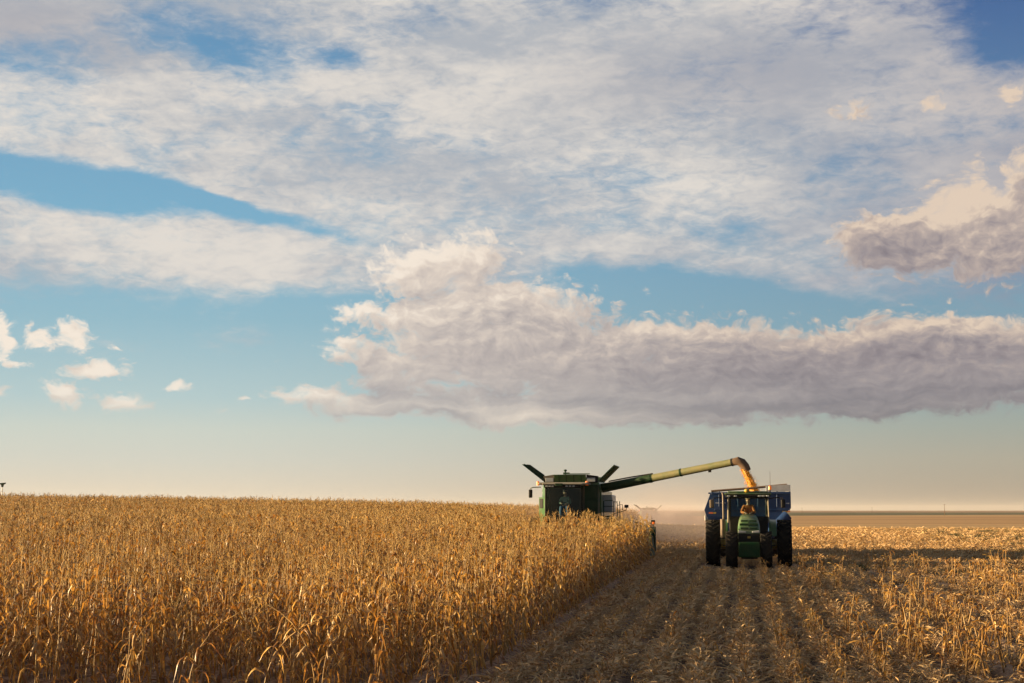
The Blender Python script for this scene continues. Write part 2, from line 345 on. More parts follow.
def corn_geo(seed, fine, arch=0.0, low=1.0):
    """returns Geo for stalk, leaves, ear, tassel"""
    rnd = random.Random(seed); H = rnd.uniform(1.72, 2.02) * low
    lx, ly = rnd.uniform(-0.10, 0.10), rnd.uniform(-0.10, 0.10)
    def axis_at(z):
        f = z / H
        if arch:
            a = arch * f * f
            return Vector((math.sin(a) * z * 0.9 + lx * f, ly * f, z * math.cos(a * 0.75)))
        return Vector((lx * f * f + 0.012 * math.sin(z * 5 + seed), ly * f * f + 0.012 * math.cos(z * 4 + seed), z))
    st, lv, er, ts = Geo(), Geo(), Geo(), Geo()
    k = 9 if fine else 5
    zs = [H * i / k for i in range(k + 1)]
    st.tube([axis_at(z) for z in zs], [0.0125 * (1 - 0.55 * z / H) for z in zs], 0, 6 if fine else 4)
    nl = rnd.randint(10, 12) if fine else rnd.randint(8, 10); az = rnd.uniform(0, 6.28)
    for i in range(nl):
        z = H * (0.10 + 0.86 * (i + rnd.uniform(-.3, .3)) / nl); az += math.pi + rnd.uniform(-0.5, 0.5)
        top = z / H
        L = rnd.uniform(0.30, 0.62) * (0.72 if top > 0.8 else 1); w = rnd.uniform(0.017, 0.036)
        if rnd.random() < 0.35 and top < 0.8: rise, dr = rnd.uniform(-0.6, 0.3), 2.2
        else: rise, dr = rnd.uniform(0.7, 1.25), rnd.uniform(1.6, 3.4)
        leaf(lv, axis_at(z), az, L, w * (1.0 if fine else 1.25), rise, dr, rnd, 0, fine, 7 if fine else 4)
    if rnd.random() < 0.9:               # the ear in its husk, hanging or upright
        z = H * rnd.uniform(0.42, 0.58); o = axis_at(z); a = rnd.uniform(0, 6.28); up = rnd.choice([1.0, -1.0, -0.6])
        d = Vector((math.cos(a) * 0.5, math.sin(a) * 0.5, up)).normalized()
        pts = [o + d * (0.24 * q) for q in (0, .15, .5, .8, 1.0)]
        er.tube(pts, [0.010, 0.026, 0.030, 0.022, 0.005], 0, 7 if fine else 4)
        for q in range(3): leaf(er, pts[2], a + q * 2.1, 0.16, 0.018, 0.4 * up, 1.0, rnd, 0, fine, 3)
    o = axis_at(H)
    for q in range(7 if fine else 4):
        a = rnd.uniform(0, 6.28); e = rnd.uniform(0.5, 1.45); L = rnd.uniform(0.12, 0.24)
        d = Vector((math.cos(a) * math.cos(e), math.sin(a) * math.cos(e), math.sin(e)))
        b = o + Vector((0, 0, 0.03 * q - 0.1)); r0 = 0.0035 if fine else 0.006
        ts.tube([b, b + d * L * 0.55, b + d * L + Vector((0, 0, -0.03))], [r0, r0 * 1.4, r0 * 0.5], 0, 3)
    return st, lv, er, ts
def merged(parts):
    G = Geo()
    for i, g_ in enumerate(parts):
        b = len(G.v); G.v += g_.v; G.f += [tuple(q + b for q in f) for f in g_.f]; G.m += [i] * len(g_.f)
    return G

def scatter(name, sources, pts, rots, scl, idx, mat0):
    """one object that sets many small pieces on its points (stuff nobody could count)"""
    me = bpy.data.meshes.new(name); me.vertices.add(len(pts)); me.vertices.foreach_set('co', np.asarray(pts, np.float32).ravel())
    for nm, typ, dat, key in (('turn', 'FLOAT_VECTOR', rots, 'vector'), ('size', 'FLOAT_VECTOR', scl, 'vector'), ('pick', 'INT', idx, 'value')):
        a = me.attributes.new(nm, typ, 'POINT'); a.data.foreach_set(key, np.asarray(dat, np.int32 if typ == 'INT' else np.float32).ravel())
    me.materials.append(mat0)
    ob = bpy.data.objects.new(name, me); COL.objects.link(ob)
    cl = bpy.data.collections.new(name + '_pieces')
    for i, s_ in enumerate(sources):
        so = bpy.data.objects.new(f'{name}_piece_{i:02d}', s_); cl.objects.link(so)
    ng = bpy.data.node_groups.new(name + '_scatter', 'GeometryNodeTree')
    ng.interface.new_socket('Geometry', in_out='INPUT', socket_type='NodeSocketGeometry')
    ng.interface.new_socket('Geometry', in_out='OUTPUT', socket_type='NodeSocketGeometry')
    N = ng.nodes; Lk = ng.links
    gi = N.new('NodeGroupInput'); go = N.new('NodeGroupOutput')
    ci = N.new('GeometryNodeCollectionInfo'); ci.inputs[0].default_value = cl; ci.inputs[1].default_value = True; ci.inputs[2].default_value = True
    iop = N.new('GeometryNodeInstanceOnPoints'); iop.inputs['Pick Instance'].default_value = True
    def attr(nm, typ):
        a = N.new('GeometryNodeInputNamedAttribute'); a.data_type = typ; a.inputs[0].default_value = nm; return a.outputs[0]
    Lk.new(gi.outputs[0], iop.inputs['Points']); Lk.new(ci.outputs[0], iop.inputs['Instance'])
    Lk.new(attr('pick', 'INT'), iop.inputs['Instance Index'])
    e2r = N.new('FunctionNodeEulerToRotation'); Lk.new(attr('turn', 'FLOAT_VECTOR'), e2r.inputs[0]); Lk.new(e2r.outputs[0], iop.inputs['Rotation'])
    Lk.new(attr('size', 'FLOAT_VECTOR'), iop.inputs['Scale']); Lk.new(iop.outputs[0], go.inputs[0])
    mod = ob.modifiers.new('scatter', 'NODES'); mod.node_group = ng
    return ob

def in_view(x, y, pad=0.0):           # inside the camera's horizontal field, with a margin in metres
    return (x > y * math.tan(R(-29.2)) - pad) & (x < y * math.tan(R(11.0)) + pad) & (y > 5)

# ------------------------------------------------------------------ standing corn
EDGE = -4.56; FRONT = 19.6; HEAD_Y = 71.5; CUT_L = -14.1
px_, py_ = [], []
k = 0
while True:                            # rows run away from the camera
    x = EDGE - 0.76 * k; k += 1
    if x < -135: break
    y = FRONT + 0.9 * random.random() + (0.8 * rfbm(x, 0, 2.0, 8)); y_end = 200.0
    while y < y_end:
        step = 0.17 if y < 80 else (0.22 if y < 120 else 0.34)
        y += step * random.uniform(0.6, 1.9)
        if x > CUT_L and y > HEAD_Y - 0.5: break
        if random.random() < 0.04: continue
        px_.append(x + random.gauss(0, 0.045)); py_.append(y)
px_, py_ = np.array(px_), np.array(py_)
keep = in_view(px_, py_, 0) | ((px_ < 0) & in_view(px_ + 15.0, py_, 0)) | in_view(px_, py_, 3)
px_, py_ = px_[keep], py_[keep]
hh = (0.97 + 0.12 * smooth01(26, 66, py_)) * (0.86 + 0.22 * rfbm(px_, py_, 1.6, 5)) * rng.uniform(0.84, 1.10, len(px_))
hh *= np.where(rng.random(len(px_)) < 0.10, 0.76, 1) * np.where((px_ > -15) & (py_ > 52), 1.0, 1)
rk = np.where(in_view(px_, py_, -0.2), np.hypot(px_, py_), 1e9)
order = np.argsort(rk); hero, rest = order[:290], order[290:]
mats4 = [M_STALK, M_LEAF, M_HUSK, M_TASSEL]
far_src = [merged(corn_geo(100 + i, False)).mesh(f'corn_far_{i:02d}', mats4) for i in range(12)]
mid_src = [merged(corn_geo(300 + i, True)).mesh(f'corn_mid_{i:02d}', mats4) for i in range(12)]
def scatter_corn():
    x, y = px_[rest], py_[rest]; n = len(x); z = ground_z(x, y)
    nearm = y < 48
    idx = rng.integers(0, 12, n) + np.where(nearm, 12, 0)
    s = hh[rest]; wd = s * np.where(y > 120, 1.5, np.where(y > 80, 1.15, 1.0))
    lean = rng.normal(0, 0.07, (n, 2)); rot = np.stack([lean[:, 0], lean[:, 1], rng.uniform(0, 6.28, n)], 1)
    o = scatter('corn_field', far_src + mid_src, np.stack([x, y, z - 0.02], 1), rot, np.stack([wd, wd, s], 1), idx, M_LEAF)
    tag(o, 'wide field of dry standing corn running back to the skyline', 'corn field', kind='stuff')
scatter_corn()
# the nearest plants are things of their own
part_names = ('stalk', 'leaves', 'ear', 'tassel')
def corn_proto(seed, arch=0.0, low=1.0):
    r_ = bpy.data.objects.new('corn_plant', None); r_.empty_display_size = 0.2
    kids = []
    for nm, g_, mt in zip(part_names, corn_geo(seed, True, arch, low), mats4):
        if not g_.v: continue
        c = bpy.data.objects.new(nm, g_.mesh(nm, [mt])); c.parent = r_; kids.append(c)
    return r_, kids
def link_tree(r_, kids):
    COL.objects.link(r_)
    for c in kids: COL.objects.link(c)
def copy_pair(pr):
    r_ = pr[0].copy(); kids = []
    for c in pr[1]:
        d = c.copy(); d.parent = r_; kids.append(d)
    link_tree(r_, kids); return r_
protos = [corn_proto(300 + i) for i in range(10)]
for j, i in enumerate(hero):
    o = copy_pair(protos[int(rng.integers(0, 10))])
    o.location = (px_[i], py_[i], float(ground_z(px_[i], py_[i])) - 0.02); s = float(hh[i])
    o.rotation_euler = (rng.normal(0, 0.07), rng.normal(0, 0.07), rng.uniform(0, 6.28)); o.scale = (s, s, s)
    tag(o, 'dry golden corn plant among the nearest plants of the standing field', 'corn plant', 'corn plants along the near edge of the field')
def at(px, py, Y):                     # world point at depth Y that the photograph shows at (px, py)
    d = _rot @ Vector(((px - 512) / F, (341.5 - py) / F, -1)); k_ = Y / d.y
    return Vector((d.x * k_, Y, EYE + d.z * k_))
for (bx, by, Y, sd_, ar, rz, sc, lab) in (
        (188, 700, 19.0, 901, 0.7, 0.15, 0.93, 'bent corn plant arching right with pale hanging leaves, near the lower left of the field'),
        (262, 705, 18.8, 902, 0.8, -0.1, 0.85, 'broken corn plant folded over to the right at the field front'),
        (122, 700, 19.2, 903, 0.45, 0.4, 0.92, 'leaning corn plant with one sunlit leaf above the shaded lower left corner'),
        (530, 603, 42.0, 904, 0.9, 2.6, 0.95, 'corn plant leaning out over the cut edge of the field'),
        (315, 712, 19.3, 905, 0.6, 2.9, 0.86, 'corn plant arching left over the shaded stalks below the middle of the field front')):
    pr = corn_proto(sd_, ar); link_tree(*pr); o = pr[0]
    p = at(bx, by, Y); o.location = (p.x, Y, float(ground_z(p.x, Y))); o.rotation_euler = (0, 0, rz); o.scale = (sc,) * 3
    tag(o, lab, 'corn plant')

# ------------------------------------------------------------------ litter, cut stalks, weeds on the harvested ground
def litter_mesh(seed, n=95, spread=0.5):
    rnd = random.Random(seed); G = Geo()
    for i in range(n):
        o = Vector((rnd.gauss(0, 0.10), rnd.uniform(-spread, spread), rnd.uniform(0.0, 0.05) + (0.05 if rnd.random() < .3 else 0)))
        if rnd.random() < 0.25:
            a = rnd.uniform(0, 6.28); L = rnd.uniform(0.07, 0.26); e = rnd.gauss(0.05, 0.18)
            d = Vector((math.cos(a) * math.cos(e), math.sin(a) * math.cos(e), math.sin(e))) * L
            G.tube([o + Vector((0, 0, .015)), o + d + Vector((0, 0, .015))], [rnd.uniform(.005, .010)] * 2, 0, 4)
        else:
            leaf(G, o, rnd.uniform(0, 6.28), rnd.uniform(0.07, 0.30), rnd.uniform(0.007, 0.021), rnd.uniform(-0.1, 0.9), rnd.uniform(0.4, 2.0), rnd, 0, False, 4)
    return G.mesh('litter_clump', [M_LITTER])
lit_src = [litter_mesh(40 + i) for i in range(8)]
def scatter_litter():
    P = []
    for (y0, y1, dens) in ((17, 45, 6.0), (45, 80, 4.5), (80, 120, 3.0), (120, 215, 1.4)):
        x0, x1 = (-15 if y1 > 75 else -6), 0.2 * y1 + 3
        n = int((x1 - x0) * (y1 - y0) * dens)
        x = rng.uniform(x0, x1, n); y = rng.uniform(y0, y1, n)
        # harvest throws more of it on the rows than between them
        onrow = rng.random(n) < 0.84; x = np.where(onrow, np.round(x / 0.76) * 0.76 + rng.normal(0, 0.05, n), x); ok = in_view(x, y, 1.0)
        ok &= (x > EDGE + 0.1) | ((y > HEAD_Y + 3) & (x > CUT_L))
        ok &= ~((x > 3.0 + 2 * rfbm(x, y, 3, 21)) & (y < 62) & (rng.random(n) < 0.72))
        ok &= ~((np.abs(x - .27) < 2.1) & (y > 59.5) & (y < 67))
        ok &= ~((x > 13 + 6 * rfbm(x, y, 7, 2)) & (rng.random(n) < 0.75) & (y > 60))
        P.append(np.stack([x[ok], y[ok]], 1))
    P = np.concatenate(P); n = len(P); x, y = P[:, 0], P[:, 1]
    s = rng.uniform(0.7, 1.25, n) * np.where(y > 120, 1.7, np.where(y > 80, 1.3, 1.0))
    rot = np.stack([np.zeros(n), np.zeros(n), rng.normal(0, .15, n) + math.pi * rng.integers(0, 2, n)], 1)
    o = scatter('crop_litter', lit_src, np.stack([x, y, ground_z(x, y) + ridge(x, y) - 0.01], 1), rot, np.stack([s, s, s * rng.uniform(0.7, 1.5, n)], 1), rng.integers(0, 8, n), M_LITTER)
    tag(o, 'chopped leaves and husks strewn over the harvested rows', 'crop litter', kind='stuff')
scatter_litter()

def stub_geo(seed, H, shreds):
    rnd = random.Random(seed); G = Geo(); lx, ly = rnd.gauss(0, .10) * H, rnd.gauss(0, .10) * H
    zs = [0, H * .5, H]
    G.tube([Vector((lx * q / H, ly * q / H, q)) for q in zs], [0.014, 0.012, 0.010], 0, 6)
    b = len(G.v); G.v.append(Vector((lx, ly, H + 0.012)))
    for k_ in range(3): G.f.append((b - 6 + 2 * k_, b - 6 + 2 * k_ + 1, b - 6 + (2 * k_ + 2) % 6, b)); G.m.append(0)
    S = Geo()
    for q in range(shreds):
        z = H * rnd.uniform(0.15, 1.0)
        leaf(S, Vector((lx * z / H, ly * z / H, z)), rnd.uniform(0, 6.28), rnd.uniform(.15, .42), rnd.uniform(.012, .026), rnd.uniform(.2, 1.3), rnd.uniform(1.2, 3.2), rnd, 0, True, 5)
    return G, S
stub_protos = []
for i in range(14):
    tall = i >= 6
    stub_protos.append(stub_geo(500 + i, random.uniform(.55, .85) if tall else random.uniform(.16, .36), random.randint(5, 9) if tall else random.randint(1, 3)))
clumps = [(825, 590, 1.0, 1.3), (800, 575, .8, 1.0), (905, 612, 1.0, 1.2), (952, 628, .8, 1.1), (1003, 602, .9, 1.2), (1015, 650, 1.0, 1.1), (948, 668, 1.1, 1.2), (990, 585, .8, 1.4), (960, 588, .7, 1.2),
          (880, 570, .7, 1.3), (915, 575, .7, 1.4), (850, 640, .9, .8), (790, 655, .6, .7), (855, 672, 1.0, .9), (735, 595, .4, .8), (770, 600, .5, .7), (820, 640, .6, .7), (700, 575, .3, 1.0), (1010, 570, .7, 1.4), (900, 660, .8, .8), (1000, 676, 1.0, 1.0)]
SX, SY, SK, SS = [], [], [], []
cl_xy = []
for (px, py, am, rd) in clumps:
    # walk out to the ground
    Y = 60.0
    for _ in range(8):
        d = _rot @ Vector(((px - 512) / F, (341.5 - py) / F, -1)); X = d.x / d.y * Y
        Y = (float(ground_z(X, Y)) - EYE) / (d.z / d.y)
    cl_xy.append((X, Y, am, rd))
for kk in range(-20, 60):
    x = 0.76 * kk
    y = 17.0
    while y < 200:
        y += (0.18 if y < 70 else 0.4) * random.uniform(.7, 1.5)
        if abs(x - .27) < 2.1 and 60.5 < y < 80: continue
        if x < EDGE + 0.3 and not (y > HEAD_Y + 3 and x > CUT_L): continue
        if not (y * math.tan(R(-29)) < x < y * 0.2 + 1): continue
        if x > 14 + 6 * rfbm(x, y, 7, 2) and y > 60 and random.random() < .8: continue
        w = sum(am * math.exp(-(((x - cx) / (rd * 0.55)) ** 2 + ((y - cy) / (rd * 1.5)) ** 2)) for cx, cy, am, rd in cl_xy if abs(y - cy) < 12)
        right = float(smooth01(2.6, 5.5, x)) * float(rfbm(x * 1.0, y, 2.4, 6) > 0.75) * 0.10
        line = 0.35 if (y < 75 and kk in (1, 2)) else (0.12 if (y < 75 and kk in (-2, 0)) else (0.30 if y > 78 else 0))
        if random.random() < min(w * 0.95 + right + line, .9):
            SX.append(x + random.gauss(0, .10)); SY.append(y); SK.append(random.randint(6, 13)); SS.append(random.uniform(.65, 1.12) * (0.8 + .5 * min(w, 1)) * (0.72 if line else 1))
        elif random.random() < ((0.42 if x < 2.6 else 0.2) if y < 70 else 0.75):
            SX.append(x + random.gauss(0, .06)); SY.append(y); SK.append(random.randint(0, 5)); SS.append(random.uniform(.35, 1.0) * (1.35 if y > 80 else 1))
SX, SY, SK, SS = map(np.array, (SX, SY, SK, SS))
size = np.where(in_view(SX, SY, -0.1) & (SY > 21.5), SS * np.where(SK >= 6, .7, .3) / SY, 0)
order = np.argsort(-size); hero_s, rest_s = order[:290], order[290:]
def put_stub(G, S):
    r_ = bpy.data.objects.new('stubble_stalk', G.mesh('stubble_stalk', [M_STUB])); kids = []
    c = bpy.data.objects.new('leaf_shreds', S.mesh('leaf_shreds', [M_LEAF])); c.parent = r_; kids.append(c)
    return r_, kids
sp_ = [put_stub(*q) for q in stub_protos]
for i in hero_s:
    o = copy_pair(sp_[SK[i]]); x, y = float(SX[i]), float(SY[i]); s = float(SS[i])
    o.location = (x, y, float(ground_z(x, y) + ridge(x, y)) - .01); o.rotation_euler = (rng.normal(0, .12), rng.normal(0, .12), rng.uniform(0, 6.28)); o.scale = (s, s, s)
    tag(o, 'cut corn stalk with torn leaves standing in the harvested stubble', 'stubble stalk', 'cut stalks left standing in the harvested rows')
def scatter_stubs():
    x, y = SX[rest_s], SY[rest_s]; n = len(x); s = SS[rest_s]
    rot = np.stack([rng.normal(0, .12, n), rng.normal(0, .12, n), rng.uniform(0, 6.28, n)], 1)
    srcs = [merged(q).mesh('stub_piece', [M_STUB, M_LEAF]) for q in stub_protos]
    o = scatter('field_stubble', srcs, np.stack([x, y, ground_z(x, y) + ridge(x, y) - .01], 1), rot, np.stack([s, s, s], 1), SK[rest_s], M_STUB)
    tag(o, 'short cut corn stalks in rows across the harvested field', 'stubble', kind='stuff')
scatter_stubs()
def scatter_weeds():
    src = []
    for i in range(5):
        rnd = random.Random(700 + i); G = Geo()
        for q in range(60): leaf(G, Vector((rnd.gauss(0, .22), rnd.gauss(0, .22), 0)), rnd.uniform(0, 6.28), rnd.uniform(.10, .26), rnd.uniform(.006, .014), rnd.uniform(.6, 1.5), rnd.uniform(.5, 2.2), rnd, 0, False, 3)
        src.append(G.mesh('weed_piece', [M_WEED]))
    n = 9000; x = rng.uniform(10, 50, n); y = rng.uniform(50, 230, n)
    ok = in_view(x, y, 2) & (x > 12 + 7 * rfbm(x, y, 7, 2)) & (rfbm(x * .4, y, 5, 9) > .48) & (y > 58)
    x2 = rng.uniform(1.5, 16, 2500); y2 = rng.uniform(22, 75, 2500); ok2 = in_view(x2, y2, 1) & (rfbm(x2, y2, 2.5, 12) > .66)
    x = np.concatenate([x[ok], x2[ok2]]); y = np.concatenate([y[ok], y2[ok2]]); n = len(x)
    s = rng.uniform(.5, 1.2, n) * np.where(y > 58, 1.5, .55)
    o = scatter('weeds', src, np.stack([x, y, ground_z(x, y)], 1), np.stack([np.zeros(n), np.zeros(n), rng.uniform(0, 6.28, n)], 1), np.stack([s, s, s], 1), rng.integers(0, 5, n), M_WEED)
    tag(o, 'dark low weeds in patches on the right of the harvested field', 'weeds', kind='stuff')
scatter_weeds()

# ------------------------------------------------------------------ hard-surface helpers
def paint(name, base, rough=0.35, metal=0.0, dust=0.35, dustc=(0.18, 0.12, 0.06), coat=0.3):
    m, t = new_mat(name); co = t.node('ShaderNodeTexCoord', out=3)
    n = t.noise(co, 2.2, 6, 0.65); n2 = t.noise(co, 14, 4, 0.6)
    sp = t.n.new('ShaderNodeSeparateXYZ'); t.l.new(co, sp.inputs[0])
    d = t.m('MULTIPLY', t.ramp(t.m('ADD', n, t.m('MULTIPLY', n2, 0.35)), 0.42, 0.95), dust * 2, clamp=True)
    c = t.mix(d, base, dustc)
    finish(t, principled(t, c, t.m('ADD', t.m('MULTIPLY', d, 0.5), rough), metal, 0.5 if coat else 0.15, **{'Coat Weight': coat})); return m
def glow(name, col, e):
    m, t = new_mat(name); finish(t, principled(t, col, 0.3, **{'Emission Color': col, 'Emission Strength': e})); return m
P_GREEN = paint('green_paint', (0.016, 0.085, 0.013), dust=.12); P_DARKGREEN = paint('dark_green_panel', (0.006, 0.030, 0.010), 0.55, dust=0.06, coat=0)
P_OLIVE = paint('auger_paint', (0.105, 0.115, 0.032), 0.45, dust=0.5, dustc=(0.20, 0.165, 0.07))
P_HOOD = paint('hood_paint', (0.022, 0.095, 0.018), 0.3, dust=0.4, dustc=(0.22, 0.22, 0.11))
P_WEIGHT = paint('weight_paint', (0.008, 0.055, 0.012), 0.5, dust=.08, coat=0); P_YELLOW = paint('yellow_paint', (0.50, 0.30, 0.015), 0.4, dust=0.25)
P_BLUE = paint('blue_paint', (0.004, 0.030, 0.105), 0.4, dust=0.04, coat=0.08); P_BLACK = paint('black_plastic', (0.010, 0.010, 0.010), 0.55, dust=0.06, coat=0)
P_RUBBER = paint('tyre_rubber', (0.008, 0.0075, 0.007), 0.85, dust=0.05, coat=0); P_GREY = paint('grey_steel', (0.40, 0.39, 0.37), 0.45, 0.2, dust=0.2)
P_BEIGE = paint('pale_roof', (0.34, 0.29, 0.20), 0.5, dust=0.3); P_CHROME = paint('dusty_steel', (0.085, 0.058, 0.038), 0.5, 0.3, dust=0.2)
P_BROWN = paint('rolled_tarp', (0.13, 0.08, 0.055), 0.8, dust=0.2, coat=0); P_WHITE = paint('white_panel', (0.50, 0.48, 0.47), 0.5, dust=0.2)
P_AMBER = glow('amber_lamp', (1.0, 0.20, 0.01), 0.08); P_REFL = paint('orange_reflector', (0.85, 0.16, 0.02), 0.3, dust=0.1)
P_LENS = paint('lamp_lens', (0.36, 0.36, 0.34), 0.12, dust=0.08); P_RUBBERHOSE = P_BLACK
P_SEAT = paint('seat_cloth', (0.035, 0.033, 0.03), 0.9, dust=0.1, coat=0)
def glass_mat():
    m, t = new_mat('cab_glass')
    tr = t.node('ShaderNodeBsdfTransparent', {0: (0.64, 0.76, 0.78, 1)}); gl_ = t.node('ShaderNodeBsdfGlossy', {0: (0.9, 0.95, 1, 1), 1: 0.03})
    fr = t.node('ShaderNodeFresnel', {0: 1.36})
    finish(t, t.node('ShaderNodeMixShader', [t.m('MULTIPLY', fr, 0.8), tr, gl_])); return m
P_GLASS = glass_mat()
def simple(name, c, r=0.8):
    m, t = new_mat(name); co = t.node('ShaderNodeTexCoord', out=3)
    f = t.ramp(t.noise(co, 18, 3, 0.5), 0.35, 0.65, 0.75, 1.15)
    finish(t, principled(t, t.v('SCALE', c, None) if False else t.mix(f, tuple(x * 0.7 for x in c), tuple(min(x * 1.15, 1) for x in c)), r)); return m
SKIN = simple('skin', (0.50, 0.27, 0.17), 0.55); SHIRT_O = simple('orange_shirt', (0.50, 0.13, 0.025)); SHIRT_G = simple('grey_green_shirt', (0.20, 0.24, 0.17))
JEANS = simple('jeans', (0.10, 0.14, 0.22)); CAPM = simple('cap_cloth', (0.42, 0.34, 0.20)); HAIRM = simple('dark_hair', (0.035, 0.022, 0.015)); BOOT = simple('boot_leather', (0.09, 0.05, 0.025)); EYEM = simple('eye', (0.02, 0.015, 0.012), 0.2)

class MB:
    def __init__(s): s.v = []; s.f = []
    def add(s, vs, fs):
        b = len(s.v); s.v += [tuple(v) for v in vs]; s.f += [tuple(b + i for i in f) for f in fs]; return s
    def box(s, c, size, rot=None):
        hx, hy, hz = (q / 2 for q in size)
        vs = [Vector((x, y, z)) for x in (-hx, hx) for y in (-hy, hy) for z in (-hz, hz)]
        if rot: M = Euler(rot).to_matrix(); vs = [M @ v for v in vs]
        return s.add([v + Vector(c) for v in vs], [(0, 1, 3, 2), (4, 6, 7, 5), (0, 4, 5, 1), (2, 3, 7, 6), (0, 2, 6, 4), (1, 5, 7, 3)])
    def prism(s, pts, y0, y1, ax='y'):      # outline in (x, z) pushed from y0 to y1, or in (y, z) pushed along x
        n = len(pts); mk = (lambda a, z, d: (a, d, z)) if ax == 'y' else (lambda a, z, d: (d, a, z))
        vs = [mk(a, z, y0) for a, z in pts] + [mk(a, z, y1) for a, z in pts]
        return s.add(vs, [tuple(range(n)), tuple(range(2 * n - 1, n - 1, -1))] + [(i, i + n, (i + 1) % n + n, (i + 1) % n) for i in range(n)])
    def loft(s, rings, cap=True):
        n = len(rings[0]); vs = [p for r in rings for p in r]; fs = []
        for i in range(len(rings) - 1):
            for k in range(n): fs.append((i * n + k, i * n + (k + 1) % n, (i + 1) * n + (k + 1) % n, (i + 1) * n + k))
        if cap: fs += [tuple(range(n - 1, -1, -1)), tuple(range((len(rings) - 1) * n, len(rings) * n))]
        return s.add(vs, fs)
    def tube(s, pts, r, n=10):
        pts = [Vector(p) for p in pts]; rs = r if hasattr(r, '__len__') else [r] * len(pts); rings = []
        t0 = (pts[1] - pts[0]).normalized(); u = t0.orthogonal().normalized()
        for i, p in enumerate(pts):
            t_ = (pts[min(i + 1, len(pts) - 1)] - pts[max(i - 1, 0)]).normalized()
            u = (u - t_ * u.dot(t_)).normalized(); w = t_.cross(u)
            rings.append([p + (u * math.cos(2 * math.pi * k / n) + w * math.sin(2 * math.pi * k / n)) * rs[i] for k in range(n)])
        return s.loft(rings)
    def ball(s, c, r, sz=(1, 1, 1), n=12, m=8):
        rings = []
        for i in range(1, m):
            a = math.pi * i / m
            rings.append([Vector(c) + Vector((math.cos(2 * math.pi * k / n) * math.sin(a) * sz[0], math.sin(2 * math.pi * k / n) * math.sin(a) * sz[1], -math.cos(a) * sz[2])) * r for k in range(n)])
        return s.loft(rings)
    def wheel_lathe(s, prof, c, n=36):        # (x, radius) profile turned round the x axis
        rings = [[Vector((c[0] + x, c[1] + math.cos(2 * math.pi * k / n) * r, c[2] + math.sin(2 * math.pi * k / n) * r)) for k in range(n)] for x, r in prof]
        return s.loft(rings, False)
    def build(s, name, mat, parent=None, bev=0.0, smooth=False):
        me = bpy.data.meshes.new(name); me.from_pydata(s.v, [], s.f); me.update()
        bm = bmesh.new(); bm.from_mesh(me); bmesh.ops.recalc_face_normals(bm, faces=bm.faces); bm.to_mesh(me); bm.free()
        me.materials.append(mat); o = bpy.data.objects.new(name, me); COL.objects.link(o)
        if parent: o.parent = parent
        if bev:
            b = o.modifiers.new('bevel', 'BEVEL'); b.width = bev; b.segments = 2; b.limit_method = 'ANGLE'; b.angle_limit = R(35)
            for p in me.polygons: p.use_smooth = True
            w = o.modifiers.new('wn', 'WEIGHTED_NORMAL')
        if smooth:
            for p in me.polygons: p.use_smooth = True
            me.set_sharp_from_angle(angle=R(40)) if hasattr(me, 'set_sharp_from_angle') else None
        return o
def empty(name, loc, label, cat, rz=0.0, group=None):
    o = bpy.data.objects.new(name, None); o.empty_display_size = 0.3; COL.objects.link(o); o.location = loc; o.rotation_euler = (0, 0, rz)
    return tag(o, label, cat, group)
def wheel(name, x, y, rad, w, parent, lugs=22, rim_mat=None, rimr=0.52):
    z = rad
    b = MB(); rr = rad * rimr; h = w / 2
    b.wheel_lathe([(-h * .82, rr), (-h, rr * 1.25), (-h, rad * .86), (-h * .86, rad * .955), (0, rad * .975), (h * .86, rad * .955), (h, rad * .86), (h, rr * 1.25), (h * .82, rr)], (x, y, z))
    for k in range(lugs):
        for s_ in (-1, 1):
            a = 2 * math.pi * (k + (0.25 if s_ > 0 else -0.25)) / lugs
            p = Vector((x + s_ * h * .52, y + math.cos(a) * rad * .975, z + math.sin(a) * rad * .975))
            M = Matrix.Rotation(a - math.pi / 2, 3, 'X') @ Matrix.Rotation(s_ * 0.7, 3, 'Z')
            vs = [M @ Vector((q[0] * h * .56, q[1] * rad * .040, q[2] * rad * .035)) + p for q in ((-1, -1, -1), (1, -1, -1), (1, 1, -1), (-1, 1, -1), (-1, -.7, 1), (1, -.7, 1), (1, .7, 1), (-1, .7, 1))]
            b.add(vs, [(0, 3, 2, 1), (4, 5, 6, 7), (0, 1, 5, 4), (1, 2, 6, 5), (2, 3, 7, 6), (3, 0, 4, 7)])
    t_ = b.build(name, P_RUBBER, parent, smooth=True)
    r_ = MB(); r_.wheel_lathe([(-h * .8, rr), (-h * .6, rr * .92), (-h * .25, rr * .8), (-h * .2, rr * .35), (-h * .55, rr * .3), (-h * .55, 0.01)], (x, y, z))
    r_.wheel_lathe([(h * .8, rr), (h * .6, rr * .92), (h * .25, rr * .8), (h * .2, rr * .35), (h * .55, rr * .3), (h * .55, 0.01)], (x, y, z))
    r_.build('rim', rim_mat or P_YELLOW, t_, smooth=True)
    return t_

